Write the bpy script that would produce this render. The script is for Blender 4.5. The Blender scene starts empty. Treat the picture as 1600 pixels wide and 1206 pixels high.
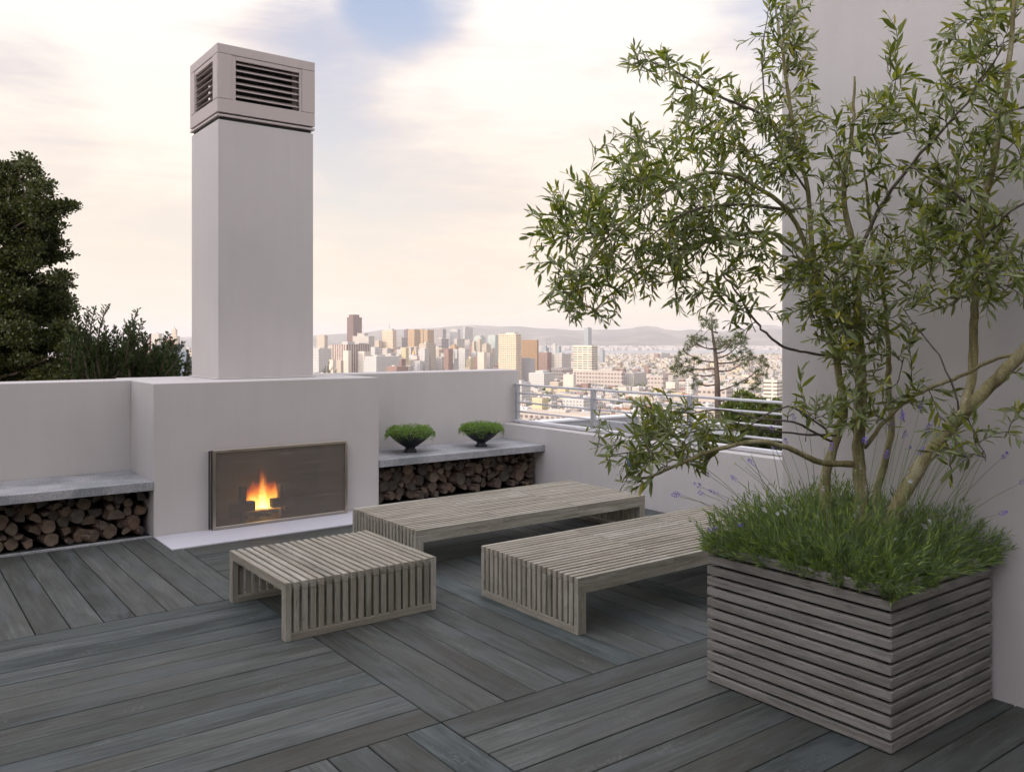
import bpy, math, random
from mathutils import Vector, Matrix, noise
random.seed(7)
R=random.Random(11)
C=bpy.data.collections.new('scene'); bpy.context.scene.collection.children.link(C)
PI=math.pi
# ------------------------------------------------------------ camera model
VA,VB,HY,FP,EYE=2571.12,-195.77,532.55,1328.0,1.65
TH=math.atan((VA-800)/FP)
Fv=Vector((math.cos(TH),math.sin(TH),0)); Rv=Vector((math.sin(TH),-math.cos(TH),0))
def P(px,py,t):   # point at depth t along the viewing axis
    v=Fv*t+Rv*((px-800)/FP*t); v.z=EYE-t*(py-HY)/FP; return v
def G(px,py,z):
    return P(px,py,FP*(EYE-z)/(py-HY))
# ------------------------------------------------------------ helpers
def tag(o,label=None,cat=None,group=None,kind=None):
    if label: o['label']=label
    if cat: o['category']=cat
    if group: o['group']=group
    if kind: o['kind']=kind
    return o
def empty(name,loc=(0,0,0),rz=0,label=None,cat=None,group=None):
    o=bpy.data.objects.new(name,None); C.objects.link(o); o.location=loc; o.rotation_euler=(0,0,rz); o.empty_display_size=.1
    return tag(o,label,cat,group)
class MB:
    def __init__(s): s.v=[];s.f=[];s.uv=[];s.m=[]
    def face(s,pts,uvs=None,m=0):
        i=len(s.v); s.v+= [tuple(p) for p in pts]; s.f.append(tuple(range(i,i+len(pts)))); s.m.append(m)
        s.uv+= uvs if uvs else [(0,0)]*len(pts)
    def mesh(s,vs,fs,m=0,uvs=None):
        i=len(s.v); s.v+=[tuple(p) for p in vs]
        for k,f in enumerate(fs):
            s.f.append(tuple(i+j for j in f)); s.m.append(m)
            s.uv+= uvs[k] if uvs else [(0,0)]*len(f)
    def box(s,a,b,m=0,M=None,u0=None,axis=None,skip=()):
        x0,y0,z0=a; x1,y1,z1=b
        vs=[Vector(p) for p in ((x0,y0,z0),(x1,y0,z0),(x1,y1,z0),(x0,y1,z0),(x0,y0,z1),(x1,y0,z1),(x1,y1,z1),(x0,y1,z1))]
        d=(x1-x0,y1-y0,z1-z0); ax=axis if axis is not None else d.index(max(d))
        if u0 is None: u0=(R.uniform(0,90),R.uniform(0,90))
        fs=[(0,3,2,1),(4,5,6,7),(0,1,5,4),(1,2,6,5),(2,3,7,6),(3,0,4,7)]
        fs=[f for k,f in enumerate(fs) if k not in skip]
        uvs=[]
        o=[k for k in (0,1,2) if k!=ax]
        for f in fs:
            uvs.append([(vs[j][ax]+u0[0], vs[j][o[0]]+vs[j][o[1]]*1.0+u0[1]) for j in f])
        if M: vs=[M@v for v in vs]
        s.mesh(vs,fs,m,uvs)
    def prism(s,poly,y0,y1,plane='xz',m=0,u0=None):
        # poly in (a,b) counter-clockwise; extruded along the third axis
        n=len(poly)
        if u0 is None: u0=(R.uniform(0,90),R.uniform(0,90))
        def pt(a,b,c): return {'xz':(a,c,b),'yz':(c,a,b),'xy':(a,b,c)}[plane]
        ca=[pt(a,b,y0) for a,b in poly]; cb=[pt(a,b,y1) for a,b in poly]
        ext=max(p[0] for p in poly)-min(p[0] for p in poly); eb=max(p[1] for p in poly)-min(p[1] for p in poly)
        sw=eb>ext
        def uvp(a,b,c): return (b+u0[0],a+c+u0[1]) if sw else (a+u0[0],b+c+u0[1])
        flip={'xz':False,'yz':True,'xy':True}[plane]
        A=list(range(n)); B=[n+i for i in range(n)]
        fs=[A if not flip else A[::-1], B[::-1] if not flip else B]
        uvs=[[uvp(*poly[j],y0) for j in (range(n) if not flip else range(n-1,-1,-1))],[uvp(*poly[j],y1) for j in (range(n-1,-1,-1) if not flip else range(n))]]
        for i in range(n):
            j=(i+1)%n
            f=[i,n+i,n+j,j] if not flip else [i,j,n+j,n+i]
            fs.append(f); uvs.append([uvp(*poly[k%n],y0 if k<n else y1) for k in f])
        s.mesh(ca+cb,fs,m,uvs)
    def tube(s,pts,rad,n=8,m=0,cap=True):
        pts=[Vector(p) for p in pts]; rings=[]
        up=Vector((.13,.31,.94)).normalized()
        L=0
        i0=len(s.v)
        ru=R.uniform(0,50)
        lens=[0]
        for a,b in zip(pts,pts[1:]): L+=(b-a).length; lens.append(L)
        for k,p in enumerate(pts):
            d=(pts[min(k+1,len(pts)-1)]-pts[max(k-1,0)]).normalized()
            a=d.cross(up)
            if a.length<.05: a=d.cross(Vector((1,0,0)))
            a.normalize(); b=d.cross(a)
            r=rad[k] if isinstance(rad,(list,tuple)) else rad
            for q in range(n):
                t=2*PI*q/n; s.v.append(tuple(p+a*math.cos(t)*r+b*math.sin(t)*r))
        for k in range(len(pts)-1):
            for q in range(n):
                q2=(q+1)%n
                s.f.append((i0+k*n+q,i0+k*n+q2,i0+(k+1)*n+q2,i0+(k+1)*n+q)); s.m.append(m)
                for kk,qq in ((k,q),(k,q+1),(k+1,q+1),(k+1,q)): s.uv.append((lens[kk]+ru,qq/n*.3))
        if cap:
            s.f.append(tuple(i0+q for q in range(n))[::-1]); s.m.append(m); s.uv+=[(0,0)]*n
            e=i0+(len(pts)-1)*n
            s.f.append(tuple(e+q for q in range(n))); s.m.append(m); s.uv+=[(0,0)]*n
    def build(s,name,mats,parent=None,smooth=False,bevel=0,seg=1,loc=None):
        me=bpy.data.meshes.new(name); me.from_pydata(s.v,[],s.f)
        uv=me.uv_layers.new(name='UVMap'); uv.data.foreach_set('uv',[c for p in s.uv for c in p])
        if not isinstance(mats,(list,tuple)): mats=[mats]
        for mt in mats: me.materials.append(mt)
        me.polygons.foreach_set('material_index',s.m)
        if smooth: me.polygons.foreach_set('use_smooth',[True]*len(s.f))
        me.update()
        o=bpy.data.objects.new(name,me); C.objects.link(o)
        if parent: o.parent=parent
        if loc is not None: o.location=loc
        if bevel:
            b=o.modifiers.new('bevel','BEVEL'); b.width=bevel; b.segments=seg; b.limit_method='ANGLE'
        return o
# ------------------------------------------------------------ materials
def newmat(name):
    m=bpy.data.materials.new(name); m.use_nodes=True; nt=m.node_tree; nt.nodes.clear()
    out=nt.nodes.new('ShaderNodeOutputMaterial'); bs=nt.nodes.new('ShaderNodeBsdfPrincipled')
    nt.links.new(bs.outputs[0],out.inputs[0]); return m,nt,bs,out
def nd(nt,t,**k):
    n=nt.nodes.new('ShaderNode'+t)
    for a,b in k.items():
        if a.startswith('i_'): n.inputs[int(a[2:])].default_value=b
        else: setattr(n,a,b)
    return n
def ramp(nt,fac,stops):
    r=nt.nodes.new('ShaderNodeValToRGB'); e=r.color_ramp.elements
    while len(e)<len(stops): e.new(.5)
    for q,(p,c) in zip(e,stops): q.position=p; q.color=(*c,1) if len(c)==3 else c
    nt.links.new(fac,r.inputs[0]); return r.outputs[0]
def mixc(nt,fac,a,b,mode='MIX'):
    m=nt.nodes.new('ShaderNodeMix'); m.data_type='RGBA'; m.blend_type=mode
    for k,v in ((0,fac),(6,a),(7,b)):
        if isinstance(v,bpy.types.NodeSocket): nt.links.new(v,m.inputs[k])
        elif k==0: m.inputs[0].default_value=v
        else: m.inputs[k].default_value=(*v,1)
    return m.outputs[2]
def mth(nt,op,a,b=None,c=None):
    m=nt.nodes.new('ShaderNodeMath'); m.operation=op
    for k,v in enumerate((a,b,c)):
        if v is None: continue
        if isinstance(v,bpy.types.NodeSocket): nt.links.new(v,m.inputs[k])
        else: m.inputs[k].default_value=v
    return m.outputs[0]
def noisef(nt,vec,scale,detail=4,rough=.55,dist=0,sx=None):
    if sx:
        mp=nd(nt,'Mapping'); nt.links.new(vec,mp.inputs[0]); mp.inputs['Scale'].default_value=sx; vec=mp.outputs[0]
    n=nd(nt,'TexNoise'); nt.links.new(vec,n.inputs['Vector']); n.inputs['Scale'].default_value=scale
    n.inputs['Detail'].default_value=detail; n.inputs['Roughness'].default_value=rough; n.inputs['Distortion'].default_value=dist
    return n.outputs[0]
def bump(nt,bs,h,strength,dist=.002):
    b=nd(nt,'Bump'); b.inputs['Strength'].default_value=strength; b.inputs['Distance'].default_value=dist
    nt.links.new(h,b.inputs['Height']); nt.links.new(b.outputs[0],bs.inputs['Normal'])
def simple(name,col,rough=.6,metal=0,var=0,scale=5,spec=.5):
    m,nt,bs,_=newmat(name); bs.inputs['Roughness'].default_value=rough; bs.inputs['Metallic'].default_value=metal
    bs.inputs['Specular IOR Level'].default_value=spec
    if var:
        co=nd(nt,'TexCoord').outputs['Object']
        f=noisef(nt,co,scale)
        c=mixc(nt,f,tuple(x*(1-var) for x in col),tuple(min(1,x*(1+var)) for x in col)); nt.links.new(c,bs.inputs[0])
    else: bs.inputs[0].default_value=(*col,1)
    return m
def wood(name,dark,mid,light,rough=.75,grain=1.0,tint=None,lichen=None,bstr=.5,sheen=.5,isl=.3,pos=(.36,.52,.70),patch=None):
    m,nt,bs,_=newmat(name)
    uv=nd(nt,'TexCoord').outputs['UV']
    ge=nd(nt,'NewGeometry'); rnd=ge.outputs['Random Per Island']
    g1=noisef(nt,uv,1.0,6,.65,.6,sx=(2.2,45*grain,1))
    g2=noisef(nt,uv,1.0,5,.7,.3,sx=(9,260*grain,1))
    g3=noisef(nt,uv,1.0,4,.6,1.2,sx=(1.3,7,1))
    f=mth(nt,'ADD',mth(nt,'MULTIPLY',g1,.45),mth(nt,'ADD',mth(nt,'MULTIPLY',g2,.25),mth(nt,'MULTIPLY',g3,.45)))
    f=mth(nt,'ADD',f,mth(nt,'MULTIPLY',mth(nt,'SUBTRACT',rnd,.5),isl))
    fl=noisef(nt,uv,1.0,2,.5,0,sx=(14,130,1)); flk=ramp(nt,fl,[(.28,(.45,)*3),(.38,(1,)*3),(.64,(1,)*3),(.74,(1.55,)*3)])
    f=mth(nt,'ADD',f,-.065)
    c=mixc(nt,1.0,ramp(nt,f,[(pos[0],dark),(pos[1],mid),(pos[2],light)]),flk,'MULTIPLY')
    if patch:
        g7=noisef(nt,uv,1.0,4,.6,.8,sx=(1.6,6,1)); c=mixc(nt,ramp(nt,g7,[(.50,(0,)*3),(.66,(.75,)*3)]),c,patch)
    if tint:
        r2=mth(nt,'FRACT',mth(nt,'MULTIPLY',rnd,17.3))
        g4=noisef(nt,uv,1.0,3,.6,.5,sx=(.8,3,1))
        c=mixc(nt,mth(nt,'MULTIPLY',mth(nt,'SMOOTH_MIN',r2,g4,.2),.8),c,tint)
    if lichen:
        g5=noisef(nt,uv,1.0,6,.7,0,sx=(60,60,1))
        g6=noisef(nt,uv,1.0,3,.6,0,sx=(3,8,1))
        mk=ramp(nt,mth(nt,'MULTIPLY',g5,g6),[(.33,(0,0,0)),(.42,(1,1,1))])
        c=mixc(nt,mth(nt,'MULTIPLY',mk,.55),c,lichen)
    nt.links.new(c,bs.inputs[0]); bs.inputs['Roughness'].default_value=rough
    bs.inputs['Specular IOR Level'].default_value=sheen
    nt.links.new(mth(nt,'ADD',mth(nt,'MULTIPLY',g2,.35),rough-.18),bs.inputs['Roughness'])
    # fine dark checks along the grain
    bump(nt,bs,mth(nt,'ADD',mth(nt,'MULTIPLY',g1,.6),g2),bstr,.004)
    return m
M={}
M['deck']=wood('weathered_deck',(.015,.019,.017),(.053,.066,.061),(.145,.158,.150),rough=.62,tint=(.066,.056,.042),lichen=(.16,.17,.15),sheen=.3,bstr=.7,isl=.16,patch=(.078,.094,.100),pos=(.35,.52,.72))
M['bench']=wood('weathered_bench_teak',(.145,.135,.105),(.29,.27,.215),(.45,.42,.36),rough=.8,tint=(.26,.225,.165),bstr=.6,isl=.10,sheen=.3)
M['planter']=wood('weathered_planter_teak',(.065,.060,.052),(.165,.152,.132),(.31,.295,.265),rough=.8,tint=(.125,.10,.075),isl=.3,patch=(.13,.145,.125),lichen=(.28,.26,.24),bstr=.6,sheen=.3)
def plaster(name,col,dirt=.10):
    m,nt,bs,_=newmat(name); co=nd(nt,'TexCoord').outputs['Object']
    a=noisef(nt,co,1.3,5,.6); b=noisef(nt,co,1.0,5,.65,sx=(9,9,.7)); c3=noisef(nt,co,140,3,.6)
    f=mth(nt,'ADD',mth(nt,'MULTIPLY',a,.6),mth(nt,'MULTIPLY',b,.4))
    c=ramp(nt,f,[(.3,tuple(x*(1-dirt) for x in col)),(.7,tuple(min(1,x*(1+dirt*.5)) for x in col))])
    sp=ramp(nt,noisef(nt,co,9,2,.5),[(.74,(1,1,1)),(.80,(.93,.93,.92))])
    c=mixc(nt,1.0,c,sp,'MULTIPLY')
    nt.links.new(c,bs.inputs[0]); bs.inputs['Roughness'].default_value=.85; bs.inputs['Specular IOR Level'].default_value=.25
    bump(nt,bs,mth(nt,'ADD',mth(nt,'MULTIPLY',a,2),c3),.3,.005)
    return m
M['plaster']=plaster('painted_plaster',(.51,.478,.455),.08)
M['cap']=plaster('painted_cap_panels',(.47,.41,.385),.06)
M['seam']=simple('dark_joint',(.03,.03,.03),.9)
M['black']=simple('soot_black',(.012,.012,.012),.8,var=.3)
def granite():
    m,nt,bs,_=newmat('speckled_granite'); co=nd(nt,'TexCoord').outputs['Object']
    a=noisef(nt,co,170,2,.7); b=noisef(nt,co,3,5,.6); v=nd(nt,'TexVoronoi'); nt.links.new(co,v.inputs['Vector']); v.inputs['Scale'].default_value=260
    c=ramp(nt,a,[(.36,(.12,.12,.13)),(.5,(.36,.355,.36)),(.66,(.52,.51,.52))])
    st=ramp(nt,b,[(.38,(.62,.66,.66)),(.6,(1,1,1))])
    c=mixc(nt,1.0,c,st,'MULTIPLY'); nt.links.new(c,bs.inputs[0]); bs.inputs['Roughness'].default_value=.6
    bump(nt,bs,a,.15,.002); return m
M['granite']=granite()
M['hearth']=simple('pale_hearth_stone',(.50,.49,.52),.6,var=.06,scale=60)
M['steel']=simple('bronze_steel',(.42,.38,.32),.32,.9,var=.2,scale=6)
M['rail']=simple('painted_rail',(.62,.62,.64),.4,.3)
M['galv']=simple('rail_post_grey',(.42,.43,.45),.45,.5)
def bark(name,a,b,c,sc=12,ax=(1,1,.25)):
    m,nt,bs,_=newmat(name); co=nd(nt,'TexCoord').outputs['Object']
    n1=noisef(nt,co,sc,6,.7,.4,sx=ax); n2=noisef(nt,co,sc*7,4,.6)
    f=mth(nt,'ADD',mth(nt,'MULTIPLY',n1,.7),mth(nt,'MULTIPLY',n2,.3))
    nt.links.new(ramp(nt,f,[(.36,a),(.5,b),(.64,c)]),bs.inputs[0]); bs.inputs['Roughness'].default_value=.9
    bump(nt,bs,f,.8,.008); return m
M['olive_bark']=bark('olive_bark',(.11,.095,.045),(.25,.215,.095),(.40,.37,.25),18)
M['twig']=bark('grey_twig',(.06,.045,.035),(.13,.105,.08),(.2,.17,.14),30)
M['log_bark']=bark('log_bark',(.014,.010,.008),(.085,.052,.036),(.30,.22,.17),22,(1,.3,1))
M['tree_bark']=bark('tree_bark',(.03,.022,.018),(.09,.065,.05),(.16,.12,.10),5)
def cutface():
    m,nt,bs,_=newmat('sawn_log_end'); co=nd(nt,'TexCoord').outputs['UV']
    ge=nd(nt,'ObjectInfo').outputs['Random']
    v=nd(nt,'VectorMath',operation='LENGTH'); nt.links.new(co,v.inputs[0])
    n=noisef(nt,co,9,3,.6); n2=noisef(nt,co,90,4,.7)
    r=mth(nt,'SINE',mth(nt,'MULTIPLY',mth(nt,'ADD',v.outputs['Value'],mth(nt,'MULTIPLY',n,.03)),620))
    f=mth(nt,'ADD',mth(nt,'MULTIPLY',r,.08),mth(nt,'ADD',mth(nt,'MULTIPLY',n,.5),mth(nt,'MULTIPLY',n2,.35)))
    c=ramp(nt,f,[(.22,(.024,.019,.015)),(.5,(.11,.086,.066)),(.78,(.25,.20,.155))])
    c=mixc(nt,ge,mixc(nt,1.0,c,(1.5,1.45,1.35),'MULTIPLY'),mixc(nt,1.0,c,(.55,.66,.75),'MULTIPLY'))
    g2=mth(nt,'FRACT',mth(nt,'MULTIPLY',ge,7.7))
    c=mixc(nt,mth(nt,'MULTIPLY',g2,.6),c,mixc(nt,1.0,c,(1.1,.85,.7),'MULTIPLY'))
    nt.links.new(c,bs.inputs[0]); bs.inputs['Roughness'].default_value=.9
    bump(nt,bs,f,.6,.003); return m
M['cut']=cutface()
def leafmat(name,cols,back=None,rough=.45,trans=.25,tcol=None,spec=.4):
    m,nt,bs,out=newmat(name)
    ge=nd(nt,'NewGeometry'); rnd=ge.outputs['Random Per Island']
    k=len(cols)
    c=ramp(nt,rnd,[(i/(k-1),cc) for i,cc in enumerate(cols)])
    if back: c=mixc(nt,ge.outputs['Backfacing'],c,back)
    nt.links.new(c,bs.inputs[0]); bs.inputs['Roughness'].default_value=rough; bs.inputs['Specular IOR Level'].default_value=spec
    if trans:
        tr=nd(nt,'BsdfTranslucent'); nt.links.new(mixc(nt,1.0,c,tcol or (1.6,1.7,.7),'MULTIPLY'),tr.inputs[0])
        mx=nd(nt,'MixShader'); mx.inputs[0].default_value=trans
        nt.links.new(bs.outputs[0],mx.inputs[1]); nt.links.new(tr.outputs[0],mx.inputs[2]); nt.links.new(mx.outputs[0],out.inputs[0])
    return m
M['olive_leaf']=leafmat('olive_leaf',[(.070,.090,.022),(.13,.16,.030),(.22,.25,.042),(.33,.33,.065),(.10,.13,.032),(.17,.21,.07)],back=(.19,.22,.10),rough=.42,trans=.32)
M['olive_young']=leafmat('young_olive_leaf',[(.25,.27,.045),(.36,.345,.065),(.42,.35,.08),(.26,.30,.06)],back=(.22,.24,.12))
M['lavender']=leafmat('lavender_leaf',[(.09,.145,.032),(.165,.24,.046),(.29,.36,.075),(.14,.20,.075)],back=(.13,.18,.09),rough=.6)
M['lav_stem']=leafmat('lavender_stem',[(.14,.20,.08),(.22,.28,.11)],trans=0)
M['lav_purple']=leafmat('lavender_purple',[(.17,.12,.50),(.27,.20,.62),(.12,.09,.36)],trans=0,rough=.8)
M['lav_white']=leafmat('lavender_spent',[(.40,.42,.42),(.55,.55,.58),(.34,.36,.30)],trans=0,rough=.8)
M['lav_bud']=leafmat('lavender_green_bud',[(.26,.36,.12),(.34,.42,.16)],trans=0,rough=.8)
M['bowl_leaf']=leafmat('bowl_plant_leaf',[(.06,.12,.018),(.12,.21,.03),(.21,.33,.05),(.085,.16,.025)],rough=.5)
M['petal']=simple('white_petal',(.7,.7,.66),.6)
M['dark_tree']=leafmat('dark_broadleaf',[(.018,.026,.006),(.034,.043,.008),(.062,.070,.013),(.024,.031,.007)],rough=.55,trans=.2)
M['cypress']=leafmat('cypress_scale',[(.026,.046,.014),(.044,.072,.018),(.070,.10,.024)],rough=.65,trans=.08)
M['pine']=leafmat('pine_needles',[(.045,.060,.022),(.075,.092,.030),(.115,.125,.045)],rough=.6,trans=.15)
M['shrub']=leafmat('hillside_shrub',[(.05,.075,.015),(.09,.12,.022),(.15,.155,.03)],rough=.6,trans=.15)
M['bowl']=simple('matt_black_iron',(.016,.018,.021),.55,.2,var=.25,scale=20)
M['soil']=simple('dark_soil',(.03,.022,.015),.95,var=.4,scale=30)
def screenmat():
    m,nt,bs,out=newmat('bronze_mesh_curtain'); uv=nd(nt,'TexCoord').outputs['Object']
    n=noisef(nt,uv,1.0,5,.6,.6,sx=(1.5,1.5,19)); n2=noisef(nt,uv,1.0,2,.5,0,sx=(260,260,260))
    f=mth(nt,'ADD',mth(nt,'MULTIPLY',n,.65),mth(nt,'MULTIPLY',n2,.35))
    c=ramp(nt,f,[(.32,(.14,.124,.105)),(.68,(.22,.198,.17))])
    nt.links.new(c,bs.inputs[0]); bs.inputs['Roughness'].default_value=.55; bs.inputs['Metallic'].default_value=.35
    t=nd(nt,'BsdfTransparent'); mx=nd(nt,'MixShader'); mx.inputs[0].default_value=.62
    nt.links.new(t.outputs[0],mx.inputs[1]); nt.links.new(bs.outputs[0],mx.inputs[2]); nt.links.new(mx.outputs[0],out.inputs[0]); return m
M['screen']=screenmat()

# ============================================================ TERRACE
def build_deck():
    mb=MB(); W=.1762; g=.006; T=.03
    xs=[-.34-2.30*1,-.34,1.962,4.262,6.562]; ys=[-3.75-2.3,-3.75,-1.45,.83,3.13,5.424,7.72]
    xs=[-7.24,-4.94,-2.64,-.338,1.962,4.262,6.562]
    for i in range(len(xs)-1):
        for j in range(len(ys)-1):
            x0,x1,y0,y1=xs[i],xs[i+1],ys[j],ys[j+1]
            alongx=((i+j)%2==((3+4)%2))   # panel x<1.962, y3.13-5.424 (i=3,j=4) has boards along x
            n=13
            if alongx:
                w=(y1-y0)/n
                for k in range(n):
                    dz=R.uniform(-.0012,.0012); a=(x0+g*.7,y0+k*w+g/2,-T+dz); b=(x1-g*.7,y0+(k+1)*w-g/2,dz)
                    b=(min(b[0],6.084),min(b[1],8.28),b[2])
                    if b[0]>a[0] and b[1]>a[1]+.01: mb.box(a,b,axis=0)
            else:
                w=(x1-x0)/n
                for k in range(n):
                    dz=R.uniform(-.0012,.0012); a=(x0+k*w+g/2,y0+g*.7,-T+dz); b=(x0+(k+1)*w-g/2,y1-g*.7,dz)
                    b=(min(b[0],6.084),min(b[1],8.28),b[2])
                    if b[0]>a[0]+.01 and b[1]>a[1]: mb.box(a,b,axis=1)
    o=mb.build('deck',M['deck'],bevel=.0022); tag(o,kind='structure')
    mb=MB(); mb.box((-7.3,-6.1,-.3),(6.084,8.28,-.06)); o=mb.build('deck_base',M['black']); tag(o,kind='structure')
build_deck()
WT=1.29
# parapet wall behind the fireplace (left and right of it)
def wallbox(mb,a,b): mb.box(a,b)
w=empty('parapet_wall',(0,8.29,0),0,'long pale grey plaster parapet wall behind fireplace, wood stacks and granite ledges','wall')
mb=MB(); mb.box((-9,8.292,-4),(1.872,8.71,WT)); mb.build('wall_panel',M['plaster'],w,bevel=.006,seg=2)
mb=MB(); mb.box((3.982,8.292,-4),(6.325,8.71,WT+.005)); mb.build('wall_panel',M['plaster'],w,bevel=.006,seg=2)
for o in w.children: o.location=-Vector(w.location)
# low wall under the railing
mb=MB(); mb.box((6.086,-3,-4),(6.45,8.289,.655)); o=mb.build('low_wall',M['plaster'],bevel=.006,seg=2)
tag(o,'low pale grey plaster wall carrying the white metal railing','wall')
# tall house wall at right
o=empty('house',(4.135,2.953,0),0,'grey plaster house whose tall blank wall rises behind olive tree and planter','house'); hl=-Vector(o.location)
mb=MB(); mb.box((4.135,-9,-.3),(5.2,2.953,8.5)); mb.build('wall',M['plaster'],o,bevel=.006,seg=2,loc=hl)
mb=MB(); mb.box((-6.5,-9,-.3),(4.132,-2.8,5.6)); mb.build('unseen_rear_wing',M['plaster'],o,bevel=.006,seg=2,loc=hl)  # unseen wing of the house, added behind the camera to darken the low walls
M['dglass']=simple('dark_door_glass',(.03,.035,.04),.08); M['dframe']=simple('dark_door_frame',(.10,.10,.10),.5)
for k in range(4):  # dark glazed openings made up for the unseen wing
    x=-5.2+k*2.2; mb=MB(); mb.box((x,-2.797,.02),(x+2.1,-2.74,2.6)); f=mb.build('glass_door',M['dframe'],o,loc=hl)
    mb=MB(); mb.box((x+.08,-2.737,.10),(x+2.02,-2.73,2.52)); mb.build('pane',M['dglass'],f)
# ---- fireplace
fp=empty('fireplace',(2.93,7.505,0),0,'grey plaster outdoor fireplace with tall square chimney and steel framed screen','fireplace')
L0=-Vector(fp.location)
X0,X1,YF,YB=1.871,3.984,7.505,8.9
ox0,ox1,oz=2.36,3.60,.69
mb=MB()
# surround as a block with a firebox opening
mb.box((X0,YF,-.2),(ox0,YB,WT)); mb.box((ox1,YF,-.2),(X1,YB,WT)); mb.box((ox0,YF,oz),(ox1,YB,WT)); mb.box((ox0,YF+.62,-.2),(ox1,YB,oz))
import bmesh
def weld(o):
    bm=bmesh.new(); bm.from_mesh(o.data); bmesh.ops.remove_doubles(bm,verts=bm.verts,dist=1e-4)
    seen={}
    for f in bm.faces: seen.setdefault(tuple(sorted(v.index for v in f.verts)),[]).append(f)
    dl=[f for fs in seen.values() if len(fs)>1 for f in fs]
    bmesh.ops.delete(bm,geom=dl,context='FACES_ONLY'); bm.to_mesh(o.data); bm.free()
def surround():
    v=[];f=[]
    # front face with hole as 4 quads sharing vertices, plus sides, top
    xs=[X0,ox0,ox1,X1]; zs=[-.2,oz,WT]
    idx={}
    def V(x,y,z):
        k=(round(x,4),round(y,4),round(z,4))
        if k not in idx: idx[k]=len(v); v.append(k)
        return idx[k]
    def q(*p): f.append([V(*a) for a in p])
    for i in range(3):
        for j in range(2):
            if i==1 and j==0: continue
            q((xs[i],YF,zs[j]),(xs[i+1],YF,zs[j]),(xs[i+1],YF,zs[j+1]),(xs[i],YF,zs[j+1]))
        q((xs[i],YF,WT),(xs[i+1],YF,WT),(xs[i+1],YB,WT),(xs[i],YB,WT))
        q((xs[i],YB,WT),(xs[i+1],YB,WT),(xs[i+1],YB,-.2),(xs[i],YB,-.2))
    for j in range(2):
        q((X0,YB,zs[j]),(X0,YF,zs[j]),(X0,YF,zs[j+1]),(X0,YB,zs[j+1]))
        q((X1,YF,zs[j]),(X1,YB,zs[j]),(X1,YB,zs[j+1]),(X1,YF,zs[j+1]))
    m=MB(); m.mesh(v,f); return m
surround().build('surround',M['plaster'],fp,bevel=.005,seg=2,loc=L0)
mb=MB(); yi=YF+.6
mb.face([(ox0,YF,-.01),(ox0,yi,-.01),(ox0,yi,oz),(ox0,YF,oz)]); mb.face([(ox1,YF,-.01),(ox1,YF,oz),(ox1,yi,oz),(ox1,yi,-.01)])
mb.face([(ox0,YF,oz),(ox0,yi,oz),(ox1,yi,oz),(ox1,YF,oz)]); mb.face([(ox0,yi,-.01),(ox1,yi,-.01),(ox1,yi,oz),(ox0,yi,oz)]); mb.face([(ox0,YF,-.005),(ox1,YF,-.005),(ox1,yi,-.005),(ox0,yi,-.005)])
M['firebrick']=simple('sooty_firebox',(.07,.06,.05),.85,var=.4,scale=8)
mb.build('firebox',M['firebrick'],fp,loc=L0)
mb=MB(); mb.box((X0,6.965,-.02),(X1+.03,YF-.003,.010)); mb.build('hearth',M['hearth'],fp,bevel=.002,loc=L0)
# chimney
CX0,CX1,CY0,CY1=2.567,3.512,7.999,8.83
ch=None
mb=MB(); mb.box((CX0,CY0,WT-.05),(CX1,CY1,3.722)); ch=mb.build('chimney',M['plaster'],fp,bevel=.006,seg=2,loc=L0)
# skirt at foot
mb=MB(); mb.box((CX0-.02,CY0-.02,WT+.0),(CX1+.02,CY1+.02,WT+.012)); mb.build('chimney_foot',M['plaster'],fp,bevel=.005,loc=L0)
cap=empty('chimney_cap',(0,0,0)); cap.parent=fp; cap.location=L0
a0,a1,b0,b1=CX0-.012,CX1+.012,CY0-.012,CY1+.012; ZT=4.43
def frame_side(mb,M4,Lx):
    # panel in local x (0..Lx), z; outer face y=0, thickness inward +y
    zb,z1,z2=3.789,3.925,4.325
    bx0,bx1=.155,Lx-.14
    return zb,z1,z2,bx0,bx1
mb=MB(); mb.box((a0+.03,b0+.03,3.65),(a1-.03,b1-.03,3.80)); mb.build('neck',M['seam'],cap)
mb=MB(); mb.box((a0,b0,3.752),(a1,b1,3.772)); mb.build('drip_plate',M['cap'],cap,bevel=.002)
mb=MB(); mb.box((a0,b0,3.789),(a1,b1,3.918)); mb.build('lower_band',M['cap'],cap,bevel=.003)
mb=MB(); mb.box((a0,b0,4.342),(a1,b1,ZT)); mb.build('top_band',M['cap'],cap,bevel=.003)
for (cx,cy,sx,sy) in ((a0,b0,1,1),(a1,b0,-1,1),(a0,b1,1,-1),(a1,b1,-1,-1)):
    wx,wy=.135,.135
    x_0,x_1=sorted((cx,cx+sx*wx)); y_0,y_1=sorted((cy,cy+sy*wy))
    mb=MB(); mb.box((x_0,y_0,3.921),(x_1,y_1,4.339)); mb.build('corner_panel',M['cap'],cap,bevel=.0015)
mb=MB(); e=.006
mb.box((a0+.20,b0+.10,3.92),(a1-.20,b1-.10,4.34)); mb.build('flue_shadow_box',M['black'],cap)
mb=MB()
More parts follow.
